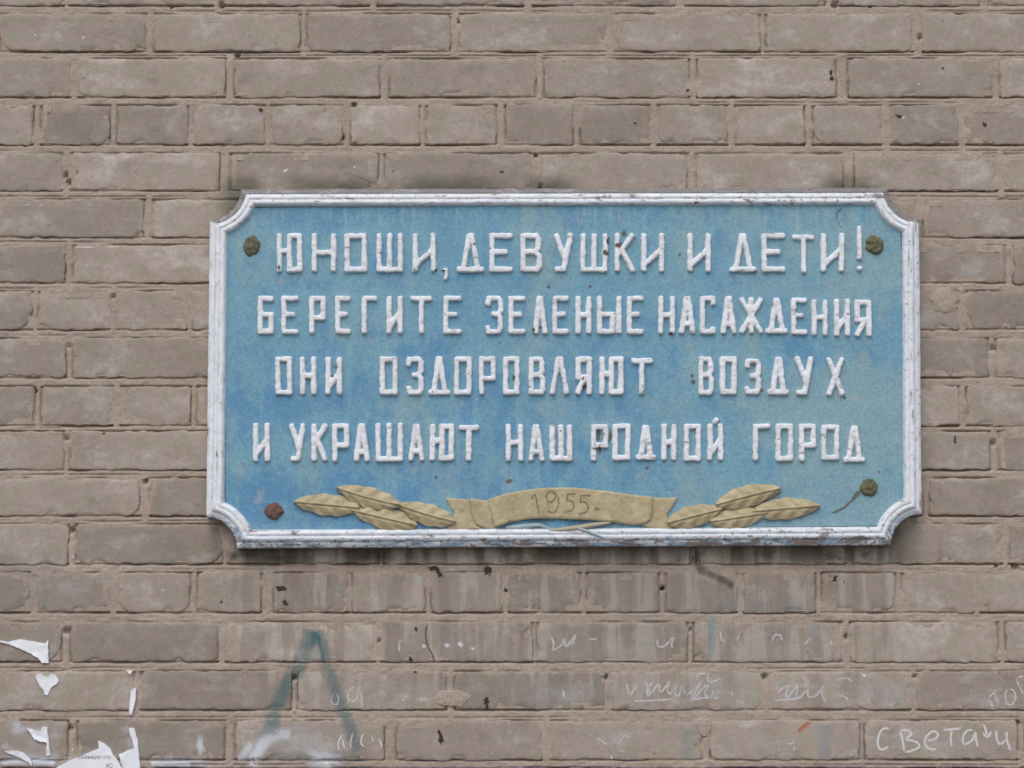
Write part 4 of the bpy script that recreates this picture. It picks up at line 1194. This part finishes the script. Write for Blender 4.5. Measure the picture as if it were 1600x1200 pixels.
rx0 = unp(857, 790, YP)[0]
ribbon = ribbon_piece('ribbon', rib_c, YP - 0.0085, lambda X, Z: 0.0019 * np.sin((X - rx0) * 105) + 0.0022 * sstep(0.10, 0.165, np.abs(X - unp(893, 790, YP)[0])), plaque, 71)
xf = unp(752, 800, YP)[0]
ribbon_piece('ribbon_fold', rib_fl, YP - 0.0055, lambda X, Z: 0.12 * (X - xf), ribbon, 73)
ribbon_piece('ribbon_tail', rib_tl, YP - 0.0045, lambda X, Z: -0.02 * (X - xf), ribbon, 75)
ribbon_piece('ribbon_tail', rib_tr, YP - 0.0045, lambda X, Z: 0.02 * (X - unp(1030, 800, YP)[0]), ribbon, 77)
NUM = {
    '1': [[(582, 172), (604, 145), (618, 205), (632, 275)]],
    '9': [[(742, 140), (715, 122), (688, 138), (682, 170), (700, 195), (730, 188), (750, 150)], [(735, 125), (762, 160), (768, 205), (750, 255), (722, 272), (698, 262)]],
    '5': [[(882, 140), (830, 141)], [(830, 141), (826, 188)], [(826, 188), (858, 190), (874, 222), (862, 252), (822, 266)]],
    '5b': [[(986, 151), (926, 152)], [(926, 152), (918, 198)], [(918, 198), (954, 198), (974, 232), (958, 266), (908, 277)]],
    '.': [[(1018, 246), (1035, 236), (1050, 247), (1022, 248)]],
}
for kx, polys in NUM.items():
    segs = []
    for poly in polys:
        P = np.array(poly, float); Q = [P[0]]
        for i in range(len(P) - 1):
            p0, p1, p2, p3 = P[max(i - 1, 0)], P[i], P[i + 1], P[min(i + 2, len(P) - 1)]
            for s in (0.25, 0.5, 0.75, 1):
                Q.append(0.5 * ((2 * p1) + (-p0 + p2) * s + (2 * p0 - 5 * p1 + 4 * p2 - p3) * s * s + (-p0 + 3 * p1 - 3 * p2 + p3) * s ** 3))
        q = upts(z4(Q), YP - 0.009)
        segs += list(zip(q[:-1], q[1:]))
    hw = 1.1 * MPP
    def f(X, Z, segs=segs, hw=hw):
        d = np.full(X.shape, 1e9)
        for a, b in segs: d = np.minimum(d, sd_seg_box(X, Z, a, b, hw, hw * 0.8))
        return d + (fbm(X * 250, Z * 250, 5, 2) - 0.5) * 0.001
    P = np.array([p for s in segs for p in s])
    bb = (P[:, 0].min() - 0.003, P[:, 0].max() + 0.003, P[:, 1].min() - 0.003, P[:, 1].max() + 0.003)
    ob = sdf_mesh('numeral', M_CARVED, ribbon, bb, 0.0009, f,
                  lambda X, Z, D: YP - 0.0085 + 0.0019 * np.sin((X - rx0) * 105) + (fbm(X * 120, Z * 120, 72, 3) - 0.5) * 0.0018 - 0.0004, back=YP - 0.006)


# ---- twig tied under the ribbon
def twig(pts, r0, r1, y, mat, name='stem'):
    P = np.array(upts(pts, y)); n = 26; m = 8
    L = np.concatenate([[0], np.cumsum(np.hypot(*np.diff(P, axis=0).T))]); s = np.linspace(0, L[-1], n)
    C = np.stack([np.interp(s, L, P[:, 0]), np.interp(s, L, P[:, 1])], 1)
    T = np.gradient(C, axis=0); T /= np.hypot(T[:, 0], T[:, 1])[:, None]
    V, F = [], []
    for i in range(n):
        rr = r0 + (r1 - r0) * i / (n - 1); rr *= math.sin(math.pi * min(max(i / (n - 1), 0.04), 0.96)) ** 0.35
        for j in range(m):
            a = 2 * math.pi * j / m
            V.append((C[i, 0] - T[i, 1] * rr * math.cos(a), y + rr * 0.9 * math.sin(a), C[i, 1] + T[i, 0] * rr * math.cos(a)))
    for i in range(n - 1):
        for j in range(m):
            F.append((i * m + j, i * m + (j + 1) % m, (i + 1) * m + (j + 1) % m, (i + 1) * m + j))
    mesh_obj(name, V, F, mat, plaque, True)


M_STEM = simple_mat('greyish_gold_paint', (0.38, 0.36, 0.29), (0.46, 0.40, 0.27), 60, 0.7)
M_STEMB = simple_mat('blue_grey_paint', (0.33, 0.42, 0.45), (0.42, 0.47, 0.46), 60, 0.7)
twig(z4([(700, 395), (780, 390), (900, 376), (1000, 358), (1130, 340)]), 0.0048, 0.0038, -0.0385, M_STEM)
twig(z4([(400, 372), (480, 372), (560, 362), (630, 356), (700, 378)]), 0.0045, 0.0035, YP - 0.002, M_STEMB)
twig(z4([(900, 378), (970, 400), (1030, 425), (1090, 450)]), 0.0028, 0.0022, -0.0415, M_STEMB)

bpy.context.view_layer.update()
